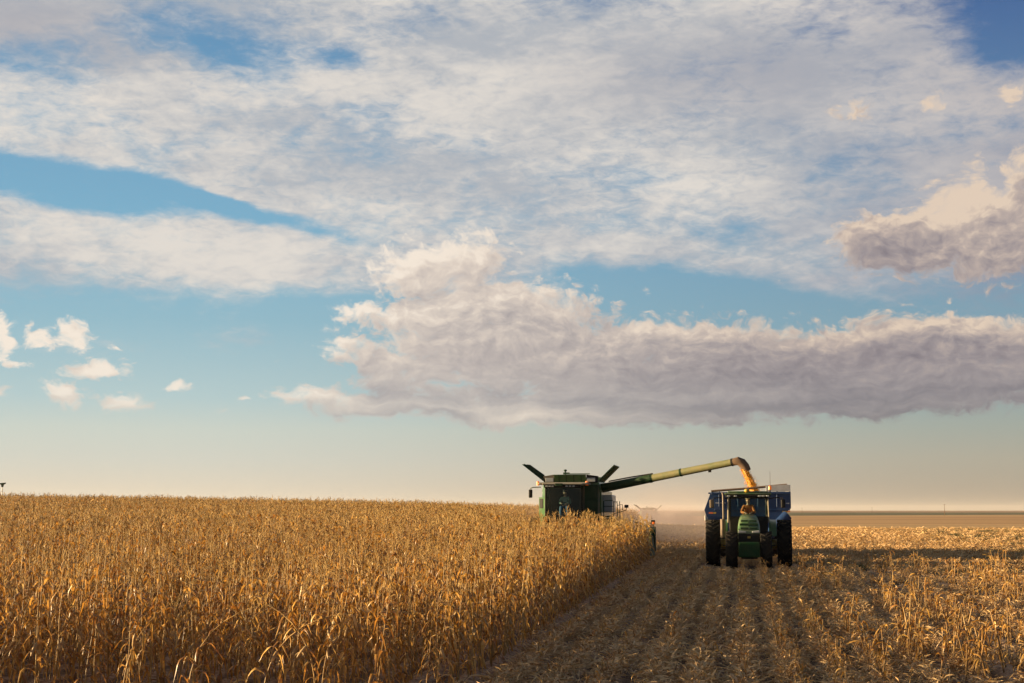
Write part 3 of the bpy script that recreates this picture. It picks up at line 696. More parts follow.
# ------------------------------------------------------------------ a seated driver, one skinned body with clothes over it
def skin_body(name, verts, edges, mat, parent=None, sub=2):
    me = bpy.data.meshes.new(name); me.from_pydata([v[0] for v in verts], edges, []); me.materials.append(mat)
    o = bpy.data.objects.new(name, me); COL.objects.link(o)
    if parent: o.parent = parent
    sk = o.modifiers.new('skin', 'SKIN'); sk.use_smooth_shade = True
    lay = me.skin_vertices[0] if me.skin_vertices else None
    if lay is None:
        bm = bmesh.new(); bm.from_mesh(me); bm.verts.layers.skin.verify(); bm.to_mesh(me); bm.free(); lay = me.skin_vertices[0]
    for i, v in enumerate(verts):
        r_ = v[1]; lay.data[i].radius = r_ if isinstance(r_, tuple) else (r_, r_)
    lay.data[0].use_root = True
    su = o.modifiers.new('sub', 'SUBSURF'); su.levels = sub; su.render_levels = sub
    return o
def driver(label, loc, shirt, trousers, head_kind, hands):
    root = skin_body('person', *person_graph(hands, 'body'), SKIN)
    root.location = loc; root.scale = (1.1, 1.1, 1.1); tag(root, label, 'person')
    skin_body('shirt', *person_graph(hands, 'shirt'), shirt, root)
    skin_body('trousers', *person_graph(hands, 'trousers'), trousers, root)
    for sx in (-1, 1):
        MB().ball((sx * .16, -.58, -.43), .07, (0.7, 1.7, .75)).build('boot', BOOT, root, smooth=True)
        MB().ball((sx * .032, -.172, .74), .011).build('eye', EYEM, root, smooth=True)
    hc = Vector((0, -.065, .765))
    if head_kind == 'cap':
        MB().loft([[hc + Vector((math.cos(a) * .104 * q, math.sin(a) * .122 * q, z)) for a in [2 * math.pi * k / 16 for k in range(16)]] for q, z in ((1, .02), (1, .06), (.86, .10), (.5, .125), (.12, .13))]).build('cap', CAPM, root, smooth=True)
        MB().loft([[Vector((x, -.175 - d, .79 - d * .25)) for x, d in ((-.08, 0), (-.055, .06), (0, .08), (.055, .06), (.08, 0))], [Vector((x, -.175 - d, .80 - d * .25)) for x, d in ((-.08, 0), (-.055, .06), (0, .08), (.055, .06), (.08, 0))]]).build('cap_brim', CAPM, root, smooth=True)
    MB().loft([[hc + Vector((math.cos(a) * .100 * q, (.015 + math.sin(a) * .112 * q), z)) for a in [2 * math.pi * k / 16 for k in range(16)]] for q, z in ((.8, -.06), (1.0, -.0), (1.02, .06), (.86, .098), (.45, .122), (.1, .126))]).build('hair', HAIRM, root, smooth=True)
    return root
def person_graph(hands, what):
    V_ = [((0, 0, .02), (.15, .11)), ((0, .02, .22), (.135, .10)), ((0, .03, .42), (.155, .105)), ((0, .02, .53), (.09, .07))]; E_ = [(0, 1), (1, 2), (2, 3)]
    grow = .0 if what == 'body' else .016
    def add(p, r, par): V_.append((p, r)); E_.append((par, len(V_) - 1)); return len(V_) - 1
    if what == 'body':
        V_ = [(p, tuple(q * .88 for q in r)) for p, r in V_]
        n = add((0, -.005, .60), .052, 3); n = add((0, -.045, .665), (.062, .060), n); n = add((0, -.065, .735), (.078, .092), n); n = add((0, -.06, .81), (.080, .095), n); h_ = add((0, -.05, .865), (.048, .06), n)
        add((0, -.178, .728), .012, 6)          # nose
        for sx in (-1, 1): add((sx * .088, -.05, .735), (.010, .022), 6)
    for sx, hd in zip((-1, 1), hands):
        if what == 'trousers': break
        a = add((sx * .17, .02, .48), .058 + grow, 2); el = Vector((sx * .27, -.10, .24)); b = add(tuple(el), .044 + grow, a)
        w = Vector(hd); c = add(tuple(el + (w - el) * .5), .038 + grow, b)
        if what == 'shirt': add(tuple(el + (w - el) * .92), .030 + grow, c); continue
        d = add(tuple(w), .024, c); dr = (w - el).normalized(); side = Vector((sx, 0, 0)); palm = w + dr * .07; p_ = add(tuple(palm), (.034, .018), d)
        for q, L in ((-.030, .060), (-.010, .072), (.010, .068), (.030, .052)):
            f0 = palm + side * q + dr * .025; i0 = add(tuple(f0), .010, p_); i1 = add(tuple(f0 + dr * L * .55 + Vector((0, 0, -.012))), .009, i0); add(tuple(f0 + dr * L * .7 + Vector((0, .02, -.045))), .008, i1)
        i0 = add(tuple(w + dr * .035 - side * .035), .011, d); add(tuple(w + dr * .075 - side * .05 + Vector((0, 0, -.015))), .009, i0)
    if what != 'shirt':
        for sx in (-1, 1):
            a = add((sx * .11, -.08, .0), .088 + grow * .6, 0); b = add((sx * .15, -.46, .04), .062 + grow * .6, a); c = add((sx * .16, -.50, -.20), .054 + grow * .5, b); add((sx * .16, -.50, -.40), .036 + grow, c)
    if what == 'trousers':
        k = {0: 0}; V2 = [V_[0]] + V_[4:]; E2 = []
        for a, b in E_:
            if b < 4: continue
            E2.append((0 if a == 0 else a - 3, b - 3))
        V_, E_ = V2, E2
        V_[0] = ((0, 0, .02), (.155, .118))
    return V_, E_

# ------------------------------------------------------------------ the combine harvester
CX, CY = -9.12, 75.0
CZ = float(ground_z(CX, CY))
def sx_(px): return (px - 569) / 19.0
def sz_(py): return (510 - py) / 19.0 + 2.8 - CZ
def make_combine(full=True):
    r_ = empty('combine_harvester', (CX, CY, CZ), 'green combine harvester with raised tank flaps and long auger, cutting the standing corn', 'combine harvester')
    b = MB(); b.prism([(-1.55, 1.15), (1.55, 1.15), (1.62, 2.2), (1.62, 3.45), (-1.62, 3.45), (-1.62, 2.2)], 2.2, 8.6); b.prism([(-1.2, .9), (1.2, .9), (1.2, 1.2), (-1.2, 1.2)], 2.6, 8.4)
    b.prism([(-1.45, 1.5), (1.45, 1.5), (1.45, 2.9), (-1.45, 2.9)], 8.55, 9.6); b.build('body', P_GREEN, r_, .03)
    # grain tank with its extension walls
    b = MB(); b.prism([(-1.6, 3.4), (1.6, 3.4), (1.5, 3.95), (-1.5, 3.95)], 1.9, 6.2); tk = b.build('grain_tank', P_GREEN, r_, .02)
    b = MB(); b.loft([[Vector((-.88, 1.62, 3.88)), Vector((.86, 1.62, 3.88)), Vector((.86, 1.67, 3.88)), Vector((-.88, 1.67, 3.88))], [Vector((-.88, 1.42, 4.30)), Vector((.86, 1.42, 4.30)), Vector((.86, 1.47, 4.30)), Vector((-.88, 1.47, 4.30))]]); b.build('front_extension', P_GREEN, tk, .008)
    b = MB(); b.box((.35, 1.44, 4.335), (1.45, .07, .05)); b.box((0, 5.6, 4.1), (2.6, .06, .3)); b.build('extension_rail', P_GREEN, tk, .008)
    b = MB()
    for x in (-.6, -.2, .2, .6): b.loft([[Vector((x - .02, 1.58, 3.90)), Vector((x + .02, 1.58, 3.90)), Vector((x + .02, 1.61, 3.90)), Vector((x - .02, 1.61, 3.90))], [Vector((x - .02, 1.385, 4.28)), Vector((x + .02, 1.385, 4.28)), Vector((x + .02, 1.43, 4.28)), Vector((x - .02, 1.43, 4.28))]])
    b.build('extension_rib', P_DARKGREEN, tk)
    b = MB(); b.box((-1.36, 1.0, 2.75), (.22, .5, .5), (0, 0, -.5)); b.build('shield_vent', P_BLACK, tk, .01)
    for sx in (-1, 1):
        b = MB(); b.add([(sx * .88, 1.62, 3.88), (sx * 1.45, 1.8, 3.88), (sx * 1.5, 1.8, 4.22), (sx * .88, 1.44, 4.30), (sx * .88, 1.68, 3.88), (sx * 1.45, 1.86, 3.88), (sx * 1.5, 1.86, 4.22), (sx * .88, 1.50, 4.30)], [(0, 1, 2, 3), (7, 6, 5, 4), (0, 4, 5, 1), (1, 5, 6, 2), (2, 6, 7, 3), (3, 7, 4, 0)]); b.build('corner_panel', P_BLACK, tk)
        b = MB(); b.box((sx * 1.13, 1.55, 4.02), (.44, .08, .21)); b.build('work_light', P_LENS, tk, .01)
    def flap(sx, tip, base, y0, y1, yt0, yt1):
        b = MB(); th = .05
        A = [Vector((base[0], y0, base[1])), Vector((base[0], y1, base[1] + .02)), Vector((tip[0], yt1, tip[1])), Vector((tip[0], yt0, tip[1]))]
        nrm = (A[1] - A[0]).cross(A[3] - A[0]).normalized() * th
        b.loft([A, [q + nrm for q in A]]); 
        for f in (.15, .5, .85): 
            p, q = A[0].lerp(A[1], f) + nrm * 1.4, A[3].lerp(A[2], f) + nrm * 1.4; b.tube([p, q], .03, 5)
        return b.build('tank_flap', P_GREEN, r_, .006)
    flap(-1, (-2.68, 4.86), (-1.46, 3.92), 1.8, 5.2, 1.9, 5.0); flap(1, (2.34, 4.84), (1.40, 3.92), 1.8, 5.2, 1.9, 5.0)
    b = MB(); b.add([(-1.46, 1.75, 3.92), (-1.46, 1.9, 4.30), (-2.25, 1.9, 4.86), (-2.66, 1.85, 4.86), (-1.46, 1.79, 3.92), (-1.46, 1.94, 4.30), (-2.25, 1.94, 4.86), (-2.66, 1.89, 4.86)], [(0, 1, 2, 3), (7, 6, 5, 4), (0, 4, 5, 1), (1, 5, 6, 2), (2, 6, 7, 3), (3, 7, 4, 0)]); b.build('flap_gusset', P_DARKGREEN, r_)
    b = MB(); b.tube([(-.26, 1.5, 4.30), (-.26, 1.5, 4.5)], .035); b.ball((-.26, 1.5, 4.52), .09, (1, 1, .7)); b.box((-.2, 1.5, 4.39), (.34, .1, .05)); b.build('antenna_dome', P_DARKGREEN, r_, smooth=True)
    # cab
    x0, x1 = sx_(546.5), sx_(583.5)
    b = MB()
    for x in (x0 + .04, x1 - .04): b.tube([(x, .02, 1.55), (x, .10, 3.62)], .045, 6); b.tube([(x, 1.65, 1.55), (x, 1.65, 3.62)], .05, 6)
    b.box(((x0 + x1) / 2, .85, 1.50), (x1 - x0, 1.7, .12)); b.box(((x0 + x1) / 2, 1.72, 2.5), (x1 - x0, .06, 2.1)); b.box(((x0 + x1) / 2, .08, 3.60), (x1 - x0, .1, .07)); cab = b.build('cab', P_BLACK, r_, .01)
    n = 9; ring = lambda z, k: [Vector((x0 + .05 + (x1 - x0 - .1) * i / (n - 1), k - .22 * math.sin(math.pi * i / (n - 1)), z)) for i in range(n)]
    b = MB(); A, B = ring(1.58, .05), ring(3.56, .10); b.add(A + B, [(i, i + 1, i + 1 + n, i + n) for i in range(n - 1)]); b.build('windshield', P_GLASS, cab, smooth=True)
    for x in (x0 + .01, x1 - .01): MB().box((x, .85, 2.6), (.012, 1.4, 1.9)).build('side_glass', P_GLASS, cab)
    b = MB(); b.box((sx_(565.5), .75, 3.79), (sx_(590) - sx_(541), 2.1, .13)); b.box((sx_(565.5), -.33, 3.76), (sx_(586) - sx_(545), .2, .09)); b.build('roof', P_BEIGE, cab, .05)
    MB().box((sx_(565), -.22, 3.645), (sx_(584) - sx_(547), .2, .15)).build('roof_light_bar', P_BLACK, cab, .01)
    for px in (549.5, 552.5, 555.5, 569.5, 573, 576.5): MB().box((sx_(px), -.335, 3.655), (.12, .03, .08)).build('roof_light', P_LENS, cab, .008)
    MB().box((sx_(562), -.45, 3.72), (.40, .05, .15)).build('sun_visor', P_DARKGREEN, cab, .02)
    b = MB(); b.box((sx_(565), 1.0, 2.34), (.55, .5, .14)); b.box((sx_(565), 1.28, 2.76), (.5, .14, .8)); b.box((sx_(565), 1.0, 1.75), (.3, .3, .4)); b.build('seat', P_SEAT, cab, .04)
    b = MB(); b.tube([(sx_(565), .25, 1.6), (sx_(565), .45, 2.6)], .035, 8); c0 = Vector((sx_(565), .46, 2.63)); ring_ = [c0 + Vector((math.cos(a) * .2, -math.sin(a) * .08, math.sin(a) * .18)) for a in [2 * math.pi * k / 20 for k in range(21)]]; b.tube(ring_, .016, 6); b.build('steering_wheel', P_BLACK, cab, smooth=True)
    b = MB(); b.tube([(sx_(560), -.22, 1.7), (sx_(572), -.24, 2.7)], .014, 5); b.box((sx_(572), -.25, 2.75), (.03, .02, .9)); b.build('wiper', P_BLACK, cab)
    MB().box((sx_(578), .5, 2.45), (.25, .06, .22)).build('display_screen', P_BLACK, cab, .01)
    # side shields; the left one is rounded towards the sun
    b = MB(); b.loft([[Vector(p) for p in ((-1.62, 2.2, 3.1), (-1.50, 1.35, 3.1), (-1.22, .72, 3.1), (-1.18, .78, 3.1), (-1.18, 2.2, 3.1))], [Vector(p) for p in ((-1.56, 2.2, 3.78), (-1.46, 1.35, 3.78), (-1.20, .72, 3.78), (-1.17, .78, 3.78), (-1.17, 2.2, 3.78))]])
    b.loft([[Vector(p) for p in ((-1.72, 2.2, 1.4), (-1.66, 1.25, 1.4), (-1.22, .5, 1.4), (-1.19, .55, 1.4), (-1.18, 2.2, 1.4))], [Vector(p) for p in ((-1.72, 2.2, 3.09), (-1.66, 1.25, 3.09), (-1.22, .5, 3.09), (-1.19, .55, 3.09), (-1.18, 2.2, 3.09))]]); b.build('side_shield', P_GREEN, r_, .02)
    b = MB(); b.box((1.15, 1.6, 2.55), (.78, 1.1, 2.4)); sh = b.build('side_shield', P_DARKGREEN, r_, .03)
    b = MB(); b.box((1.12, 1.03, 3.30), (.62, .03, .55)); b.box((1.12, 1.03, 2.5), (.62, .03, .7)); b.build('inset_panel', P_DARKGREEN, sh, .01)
    b = MB(); b.tube([(.79, 1.0, 1.6), (.79, 1.0, 3.7)], .03, 6); b.build('grab_bar', P_CHROME, sh)
    for x, nm in ((sx_(539), 0), (sx_(588.6), 1)):
        b = MB(); b.tube([(x, .3, 3.70), (x, .3, 3.76)], .07); b.tube([(x, .3, 3.76), (x, .3, 3.90), (x, .3, 3.93)], [.075, .075, .03], 12); b.build('beacon', P_AMBER, r_, smooth=True)
    b = MB(); b.tube([(-1.5, .8, 3.62), (-1.85, .3, 3.60), (-1.98, .3, 3.55), (-1.98, .3, 3.5)], .025, 6); ma = b.build('mirror_arm', P_OLIVE, r_, smooth=True)
    MB().box((-1.98, .3, 3.27), (.2, .09, .44)).build('mirror', P_BLACK, ma, .035)
    # platform, railings, ladder, engine housing on the far side
    b = MB(); b.box((1.75, 2.3, 2.05), (.9, 2.4, .07)); b.build('platform', P_DARKGREEN, r_, .01)
    b = MB(); b.box((1.78, 4.4, 2.75), (.66, 2.2, .95)); b.build('engine_housing', P_GREY, r_, .06)
    b = MB(); b.tube([(1.83, 1.2, 2.05), (1.83, 1.2, 2.86), (1.90, 1.2, 2.90), (2.30, 1.2, 2.90), (2.36, 1.2, 2.84), (2.36, 1.2, 2.05)], .024, 6); b.tube([(1.83, 1.2, 2.6), (2.36, 1.2, 2.6)], .018, 6); b.tube([(2.36, 1.2, 2.84), (2.36, 3.3, 2.84), (2.36, 3.3, 2.05)], .022, 6); b.build('handrail', P_DARKGREEN, r_, smooth=True)
    b = MB()
    for x in (2.58, 2.72): b.tube([(x, .8, .6), (x, .9, 2.55), (x - .02, .95, 2.86)], .024, 6)
    b.tube([(2.58, .9, 2.65), (2.85, .9, 2.7), (2.85, .9, 2.4)], .02, 6)
    for q in range(6): b.box((2.65, .85, .7 + q * .33), (.16, .16, .04))
    b.build('ladder', P_DARKGREEN, r_)
    b = MB(); b.tube([(2.36, 1.4, 2.2), (3.02, 1.4, 2.4), (3.02, 1.4, 2.55)], .02, 6); ml = b.build('lamp_arm', P_DARKGREEN, r_)
    MB().box((3.03, 1.38, 2.60), (.22, .14, .16)).build('side_lamp', P_BLACK, ml, .03)
    for x in (-1.95, 1.95): wheel('front_wheel', x, 2.9, .98, .75, r_)
    for x in (-1.5, 1.5): wheel('rear_wheel', x, 7.4, .68, .5, r_, 18)
    # feeder house and corn head
    b = MB(); b.loft([[Vector((x, -.9, z)) for x, z in ((-.75, .5), (.75, .5), (.75, 1.1), (-.75, 1.1))], [Vector((x, 1.9, z)) for x, z in ((-.75, 1.1), (.75, 1.1), (.75, 1.9), (-.75, 1.9))]]); b.build('feeder_house', P_GREEN, r_, .02)
    b = MB(); b.prism([(-1.5, .25), (-.9, .25), (-.9, 1.2), (-1.02, 1.2), (-1.06, .6), (-1.5, .45)], -4.66, 4.56, 'x'); hd = b.build('corn_head', P_GREEN, r_, .01)
    b = MB(); b.tube([(-4.5, -1.3, .72), (4.4, -1.3, .72)], .2, 12); b.build('cross_auger', P_GREY, hd, smooth=True)
    for i in range(13):
        x = -4.60 + .76 * i; e = i in (0, 12); w = .26 if not e else .17; h = 1.0 if not e else 1.36
        b = MB(); rings = []
        for q, (yy, zz, ww) in enumerate(((-1.35, h, w), (-2.0, h * .82, w * .95), (-2.7, h * .52, w * .7), (-3.3, .22, w * .3), (-3.45, .14, .02))):
            rings.append([Vector((x + math.cos(a) * ww, yy, .12 + (zz - .12) * math.sin(a))) for a in [math.pi * k / 8 for k in range(9)]])
        b.loft(rings); sn = b.build('snout', P_DARKGREEN if e else P_GREEN, hd, smooth=True)
        if e:
            s2 = 1 if x > 0 else -1
            MB().prism([(-1.5, .3), (-.85, .3), (-.85, 1.52), (-1.0, 1.56), (-1.5, 1.40)], x - .18 * s2, x + .20 * s2, 'x').build('end_shield', P_DARKGREEN, hd, .02)
            MB().box((x + .08 * s2, -1.3, 1.78), (.20, .12, .22)).build('marker_lamp_housing', P_BLACK, hd, .02)
            MB().box((x + .10 * s2, -1.375, 1.74), (.12, .03, .12)).build('marker_lamp', P_AMBER, hd, .01)
    # unloading auger, swung out over the cart
    if full:
        W = Vector((CX, CY, CZ)); s0 = at(600, 489.5, 78.0) - W; s0.x -= .25; e0 = at(736, 461.5, 75.2) - W
        dv = (e0 - s0)
        b = MB(); b.tube([(1.25, 3.1, 2.2), (1.25, 3.1, 3.2), s0 + dv * 0.0, s0 + dv * .04], [.26, .26, .27, .27], 14); au = b.build('unloading_auger', P_DARKGREEN, r_, smooth=True)
        b = MB(); b.tube([s0 + dv * .02, s0 + dv * .22, s0 + dv * .42], [.25, .235, .215], 16); b.build('lower_tube', P_DARKGREEN, au, smooth=True)
        b = MB(); b.tube([s0 + dv * .40, s0 + dv * .7, s0 + dv * .985], [.205, .195, .185], 16); b.build('upper_tube', P_OLIVE, au, smooth=True)
        for f, rr in ((.40, .235), (.615, .215), (.97, .205)):
            b = MB(); b.tube([s0 + dv * f, s0 + dv * (f + .010)], rr, 16); b.build('collar', P_DARKGREEN if f != .97 else P_BLACK, au)
        b = MB(); q0 = s0 + dv * .82 + Vector((0, 0, -.19)); b.box(q0 + Vector((0, 0, -.04)), (.16, .1, .12)); b.tube([s0 + dv * .1 + Vector((0, 0, .30)), s0 + dv * .25 + Vector((0, 0, .29)), s0 + dv * .42 + Vector((0, 0, .24))], .035, 6); b.build('hydraulic_line', P_BLACK, au)
        b = MB(); d0_ = dv.normalized(); pts = [e0 - d0_ * .14, e0 + d0_ * .10 + Vector((0, 0, .01)), e0 + Vector((.30, 0, -.07)), e0 + Vector((.46, 0, -.27)), e0 + Vector((.58, 0, -.50))]
        b.tube(pts, [.19, .22, .24, .235, .20], 14); b.build('spout', P_BROWN, au, smooth=True)
    return r_
combine = make_combine()
def copy_tree(o, parent=None, skip=()):
    c = o.copy(); COL.objects.link(c); c.parent = parent
    for ch in list(o.children):
        if ch.name.split('.')[0] not in skip: copy_tree(ch, c, skip)
    return c
far = copy_tree(combine, None, ('unloading_auger',))
fp = at(648, 505, 262.0); fx = fp.x
far.location = (fx, 262.0, float(ground_z(fx, 262.0)) - .55); far.rotation_euler = (0, 0, R(2))
tag(far, 'distant combine harvester with raised flaps, faint in the dust behind the cut corn edge', 'combine harvester')
driver('driver in a grey-green shirt and jeans sitting in the combine cab', (CX + sx_(565), CY + .92, CZ + 2.52), SHIRT_G, JEANS, 'hair', ((-.15, -.40, .22), (.15, -.40, .22)))

# ------------------------------------------------------------------ the tractor
TX, TY = 0.27, 62.6
TZ = float(ground_z(TX, TY))
def tx_(px, Y=TY): return (px - 742) * Y / (F * 1.005) - TX + 0.0
def tz_(py, Y=TY): return EYE + (510 - py) * Y / (F * 1.0) - TZ
def make_tractor():
    r_ = empty('tractor', (TX, TY, TZ), 'green row-crop tractor with black wheels and yellow hubs pulling the blue grain cart', 'tractor')
    def arch(y, w, zt, zb, k=.38, n=14):
        return [Vector((math.copysign(abs(math.cos(a)) ** k, math.cos(a)) * w, y, zb + (zt - zb) * abs(math.sin(a)) ** .48)) for a in [math.pi * i / n for i in range(n + 1)]]
    # bonnet, its nose rounded down to the lamps
    b = MB(); b.loft([arch(.02, .43, 1.60, 1.40), arch(.04, .47, 1.80, 1.38), arch(.16, .48, 1.98, 1.36), arch(.45, .48, 2.12, 1.30), arch(1.1, .47, 2.24, 1.25), arch(2.3, .45, 2.33, 1.2)]); hood = b.build('hood', P_HOOD, r_, smooth=True)
    b = MB()
    for z, y, w in ((1.72, .0, .37), (1.885, .075, .40), (2.03, .25, .35)):
        for s_ in (-1, 1): b.box((s_ * w * .52, y, z), (w * .9, .07, .075), (-.5 if z > 1.8 else -.15, 0, 0))
    b.build('hood_vents', P_DARKGREEN, hood, .01)
    MB().box((0, .10, 1.93), (.035, .06, .30), (-.45, 0, 0)).build('hood_spine', P_DARKGREEN, hood, .01)
    b = MB(); b.box((0, .05, 1.27), (.90, .12, .44)); b.box((0, 1.2, 1.15), (.82, 2.2, .55)); b.build('grille', P_BLACK, r_, .03)
    b = MB()
    for q in range(6): b.box((0, -.02, 1.12 + q * .055), (.8, .02, .018))
    b.build('grille_bars', P_BLACK, r_, .004)
    MB().box((0, -.035, 1.34), (.13, .02, .09)).build('emblem', P_YELLOW, r_, .01)
    for s_ in (-1, 1): MB().prism([(s_ * .13, 1.52), (s_ * .13, 1.60), (s_ * .45, 1.64), (s_ * .45, 1.52)], -.06, .06).build('headlight', P_LENS, r_, .02)
    b = MB(); b.box((0, -.32, .82), (.90, .42, .64))
    w_ = b.build('front_weights', P_WEIGHT, r_, .05)
    b = MB()
    for q in range(9): b.box((-.40 + q * .1, -.545, .80), (.012, .02, .5))
    b.build('weight_gaps', P_DARKGREEN, w_)
    b = MB(); b.box((0, .2, .62), (1.7, .3, .22)); b.box((0, .9, .78), (.94, 1.2, .62)); b.box((0, 2.6, .85), (1.1, 1.4, .62)); b.box((0, 1.75, 1.3), (1.5, .5, .5)); b.box((0, 1.6, .8), (.6, 3.2, .4)); b.box((0, 2.95, .95), (2.6, .32, .32)); b.box((0, -.05, .55), (.7, .7, .25)); b.build('chassis', P_BLACK, r_, .03)
    # cab with a see-through windshield
    c0 = .0; b = MB()
    for s_ in (-1, 1):
        b.tube([(s_ * .80, 2.05, 1.55), (s_ * .84, 1.95, 2.3), (s_ * .83, 1.9, 3.08)], .045, 8); b.tube([(s_ * .82, 3.55, 1.6), (s_ * .82, 3.5, 3.08)], .05, 8)
        b.box((s_ * .80, 2.75, 1.75), (.10, 1.5, .5))
    b.box((0, 1.98, 1.85), (1.6, .08, .75)); b.box((0, 2.9, 1.45), (1.5, 1.3, .12)); b.box((0, 3.6, 1.85), (1.6, .06, .7)); b.box((0, 1.93, 3.05), (1.68, .1, .08)); cab = b.build('cab', P_BLACK, r_, .012)
    b = MB(); b.add([(-.80, 1.97, 2.22), (.80, 1.97, 2.22), (.80, 1.90, 3.04), (-.80, 1.90, 3.04)], [(0, 1, 2, 3)]); b.build('windshield', P_GLASS, cab)
    MB().box((0, 3.58, 2.62), (1.56, .012, .85)).build('rear_window', P_GLASS, cab)
    for s_ in (-1, 1): MB().box((s_ * .83, 2.75, 2.5), (.012, 1.5, 1.05)).build('side_window', P_GLASS, cab)
    for s_ in (-1, 1): MB().tube([(s_ * .90, 1.88, 1.95), (s_ * .87, 1.84, 3.0)], .035 if s_ < 0 else .028, 8).build('grab_rail', P_BEIGE, cab, smooth=True)
    b = MB(); b.box((0, 2.75, 3.22), (2.06, 2.0, .08)); b.box((0, 2.75, 3.30), (1.8, 1.7, .08)); rf = b.build('roof', P_HOOD, cab, .05)
    MB().box((0, 1.80, 3.12), (1.96, .12, .12)).build('light_bar', P_BLACK, cab, .02)
    for x in (-.85, -.55, .5, .66, .85): MB().box((x, 1.73, 3.12), (.13, .03, .07)).build('roof_light', P_LENS, cab, .01)
    b = MB(); b.box((0, 3.0, 1.98), (.5, .5, .14)); b.box((0, 3.3, 2.38), (.48, .12, .75)); b.build('seat', P_SEAT, cab, .04)
    b = MB(); b.tube([(0, 2.15, 1.6), (0, 2.42, 2.12)], .035, 8); c1 = Vector((0, 2.45, 2.16)); b.tube([c1 + Vector((math.cos(a) * .2, -math.sin(a) * .1, math.sin(a) * .17)) for a in [2 * math.pi * k / 20 for k in range(21)]], .016, 6); b.build('steering_wheel', P_BLACK, cab, smooth=True)
    b = MB(); b.ball((-.05, 1.80, 3.36), .12, (1, 1, .75)); b.build('guidance_dome', P_YELLOW, r_, smooth=True)
    bx = tx_(770.3); b = MB(); b.tube([(bx, 2.0, 3.22), (bx, 2.0, 3.40)], .03, 8); be = b.build('beacon_post', P_BLACK, r_)
    b = MB(); b.tube([(bx, 2.0, 3.40), (bx, 2.0, 3.54), (bx, 2.0, 3.58)], [.075, .07, .03], 12); b.build('beacon', P_AMBER, be, smooth=True)
    MB().tube([(bx + .03, 2.9, 3.25), (bx + .03, 2.9, 4.25)], [.012, .006], 5).build('whip_antenna', P_BLACK, r_)
    b = MB(); ex = tx_(722.6); b.tube([(ex, 1.6, 1.3), (ex, 1.6, 2.1)], .125, 12); ml = b.build('muffler', P_CHROME, r_, smooth=True)
    MB().tube([(ex + .03, 1.6, 2.1), (ex + .03, 1.6, 3.15), (ex + .0, 1.66, 3.26)], .048, 10).build('exhaust_pipe', P_CHROME, ml, smooth=True)
    for s_ in (-1, 1):
        b = MB(); b.tube([(s_ * .88, 1.98, 3.0), (s_ * 1.25, 1.8, 3.05), (s_ * 1.50, 1.75, 3.03), (s_ * 1.55, 1.75, 2.95)], .024, 6); a_ = b.build('mirror_arm', P_BLACK, r_, smooth=True)
        MB().box((s_ * 1.52 if s_ > 0 else -1.60, 1.75, 2.78), (.19, .10, .38)).build('mirror', P_CHROME if s_ < 0 else P_BLACK, a_, .04)
        b = MB(); yc, zc = 2.95, .98; rings = []
        for k in range(8):
            a = R(20 + k * 20); rings.append([Vector((s_ * x, yc - math.cos(a) * rr, zc + math.sin(a) * rr)) for x, rr in ((.92, 1.06), (1.22, 1.06), (1.22, 1.11), (.92, 1.11))])
        b.loft(rings); b.build('fender', P_GREEN, r_, .01)
        b = MB(); b.box((s_ * 1.02, 1.35, 1.25), (.22, .3, .04)); b.box((s_ * 1.02, 1.35, .95), (.22, .3, .04)); b.box((s_ * 1.02, 1.5, .65), (.22, .3, .04)); b.tube([(s_ * .92, 1.5, .6), (s_ * .92, 1.5, 1.4)], .02, 6); b.build('steps', P_BLACK, r_)
        b = MB(); b.tube([(s_ * .75, 2.95, .98), (s_ * 1.25, 2.95, .98)], .22, 14); b.build('axle_hub', P_YELLOW, r_, smooth=True)
    for x in (tx_(731), tx_(764.6)): wheel('front_wheel', x, .25, .79, .50, r_, 20)
    for x in (tx_(713, 65.5), tx_(782.3, 65.5)): wheel('rear_wheel', x, 2.95, 1.03, .62, r_, 22)
    return r_
tractor = make_tractor()
driver('driver in an orange shirt and tan cap sitting in the tractor cab', (TX, TY + 2.92, TZ + 2.14), SHIRT_O, JEANS, 'cap', ((-.13, -.42, .22), (.13, -.42, .22)))

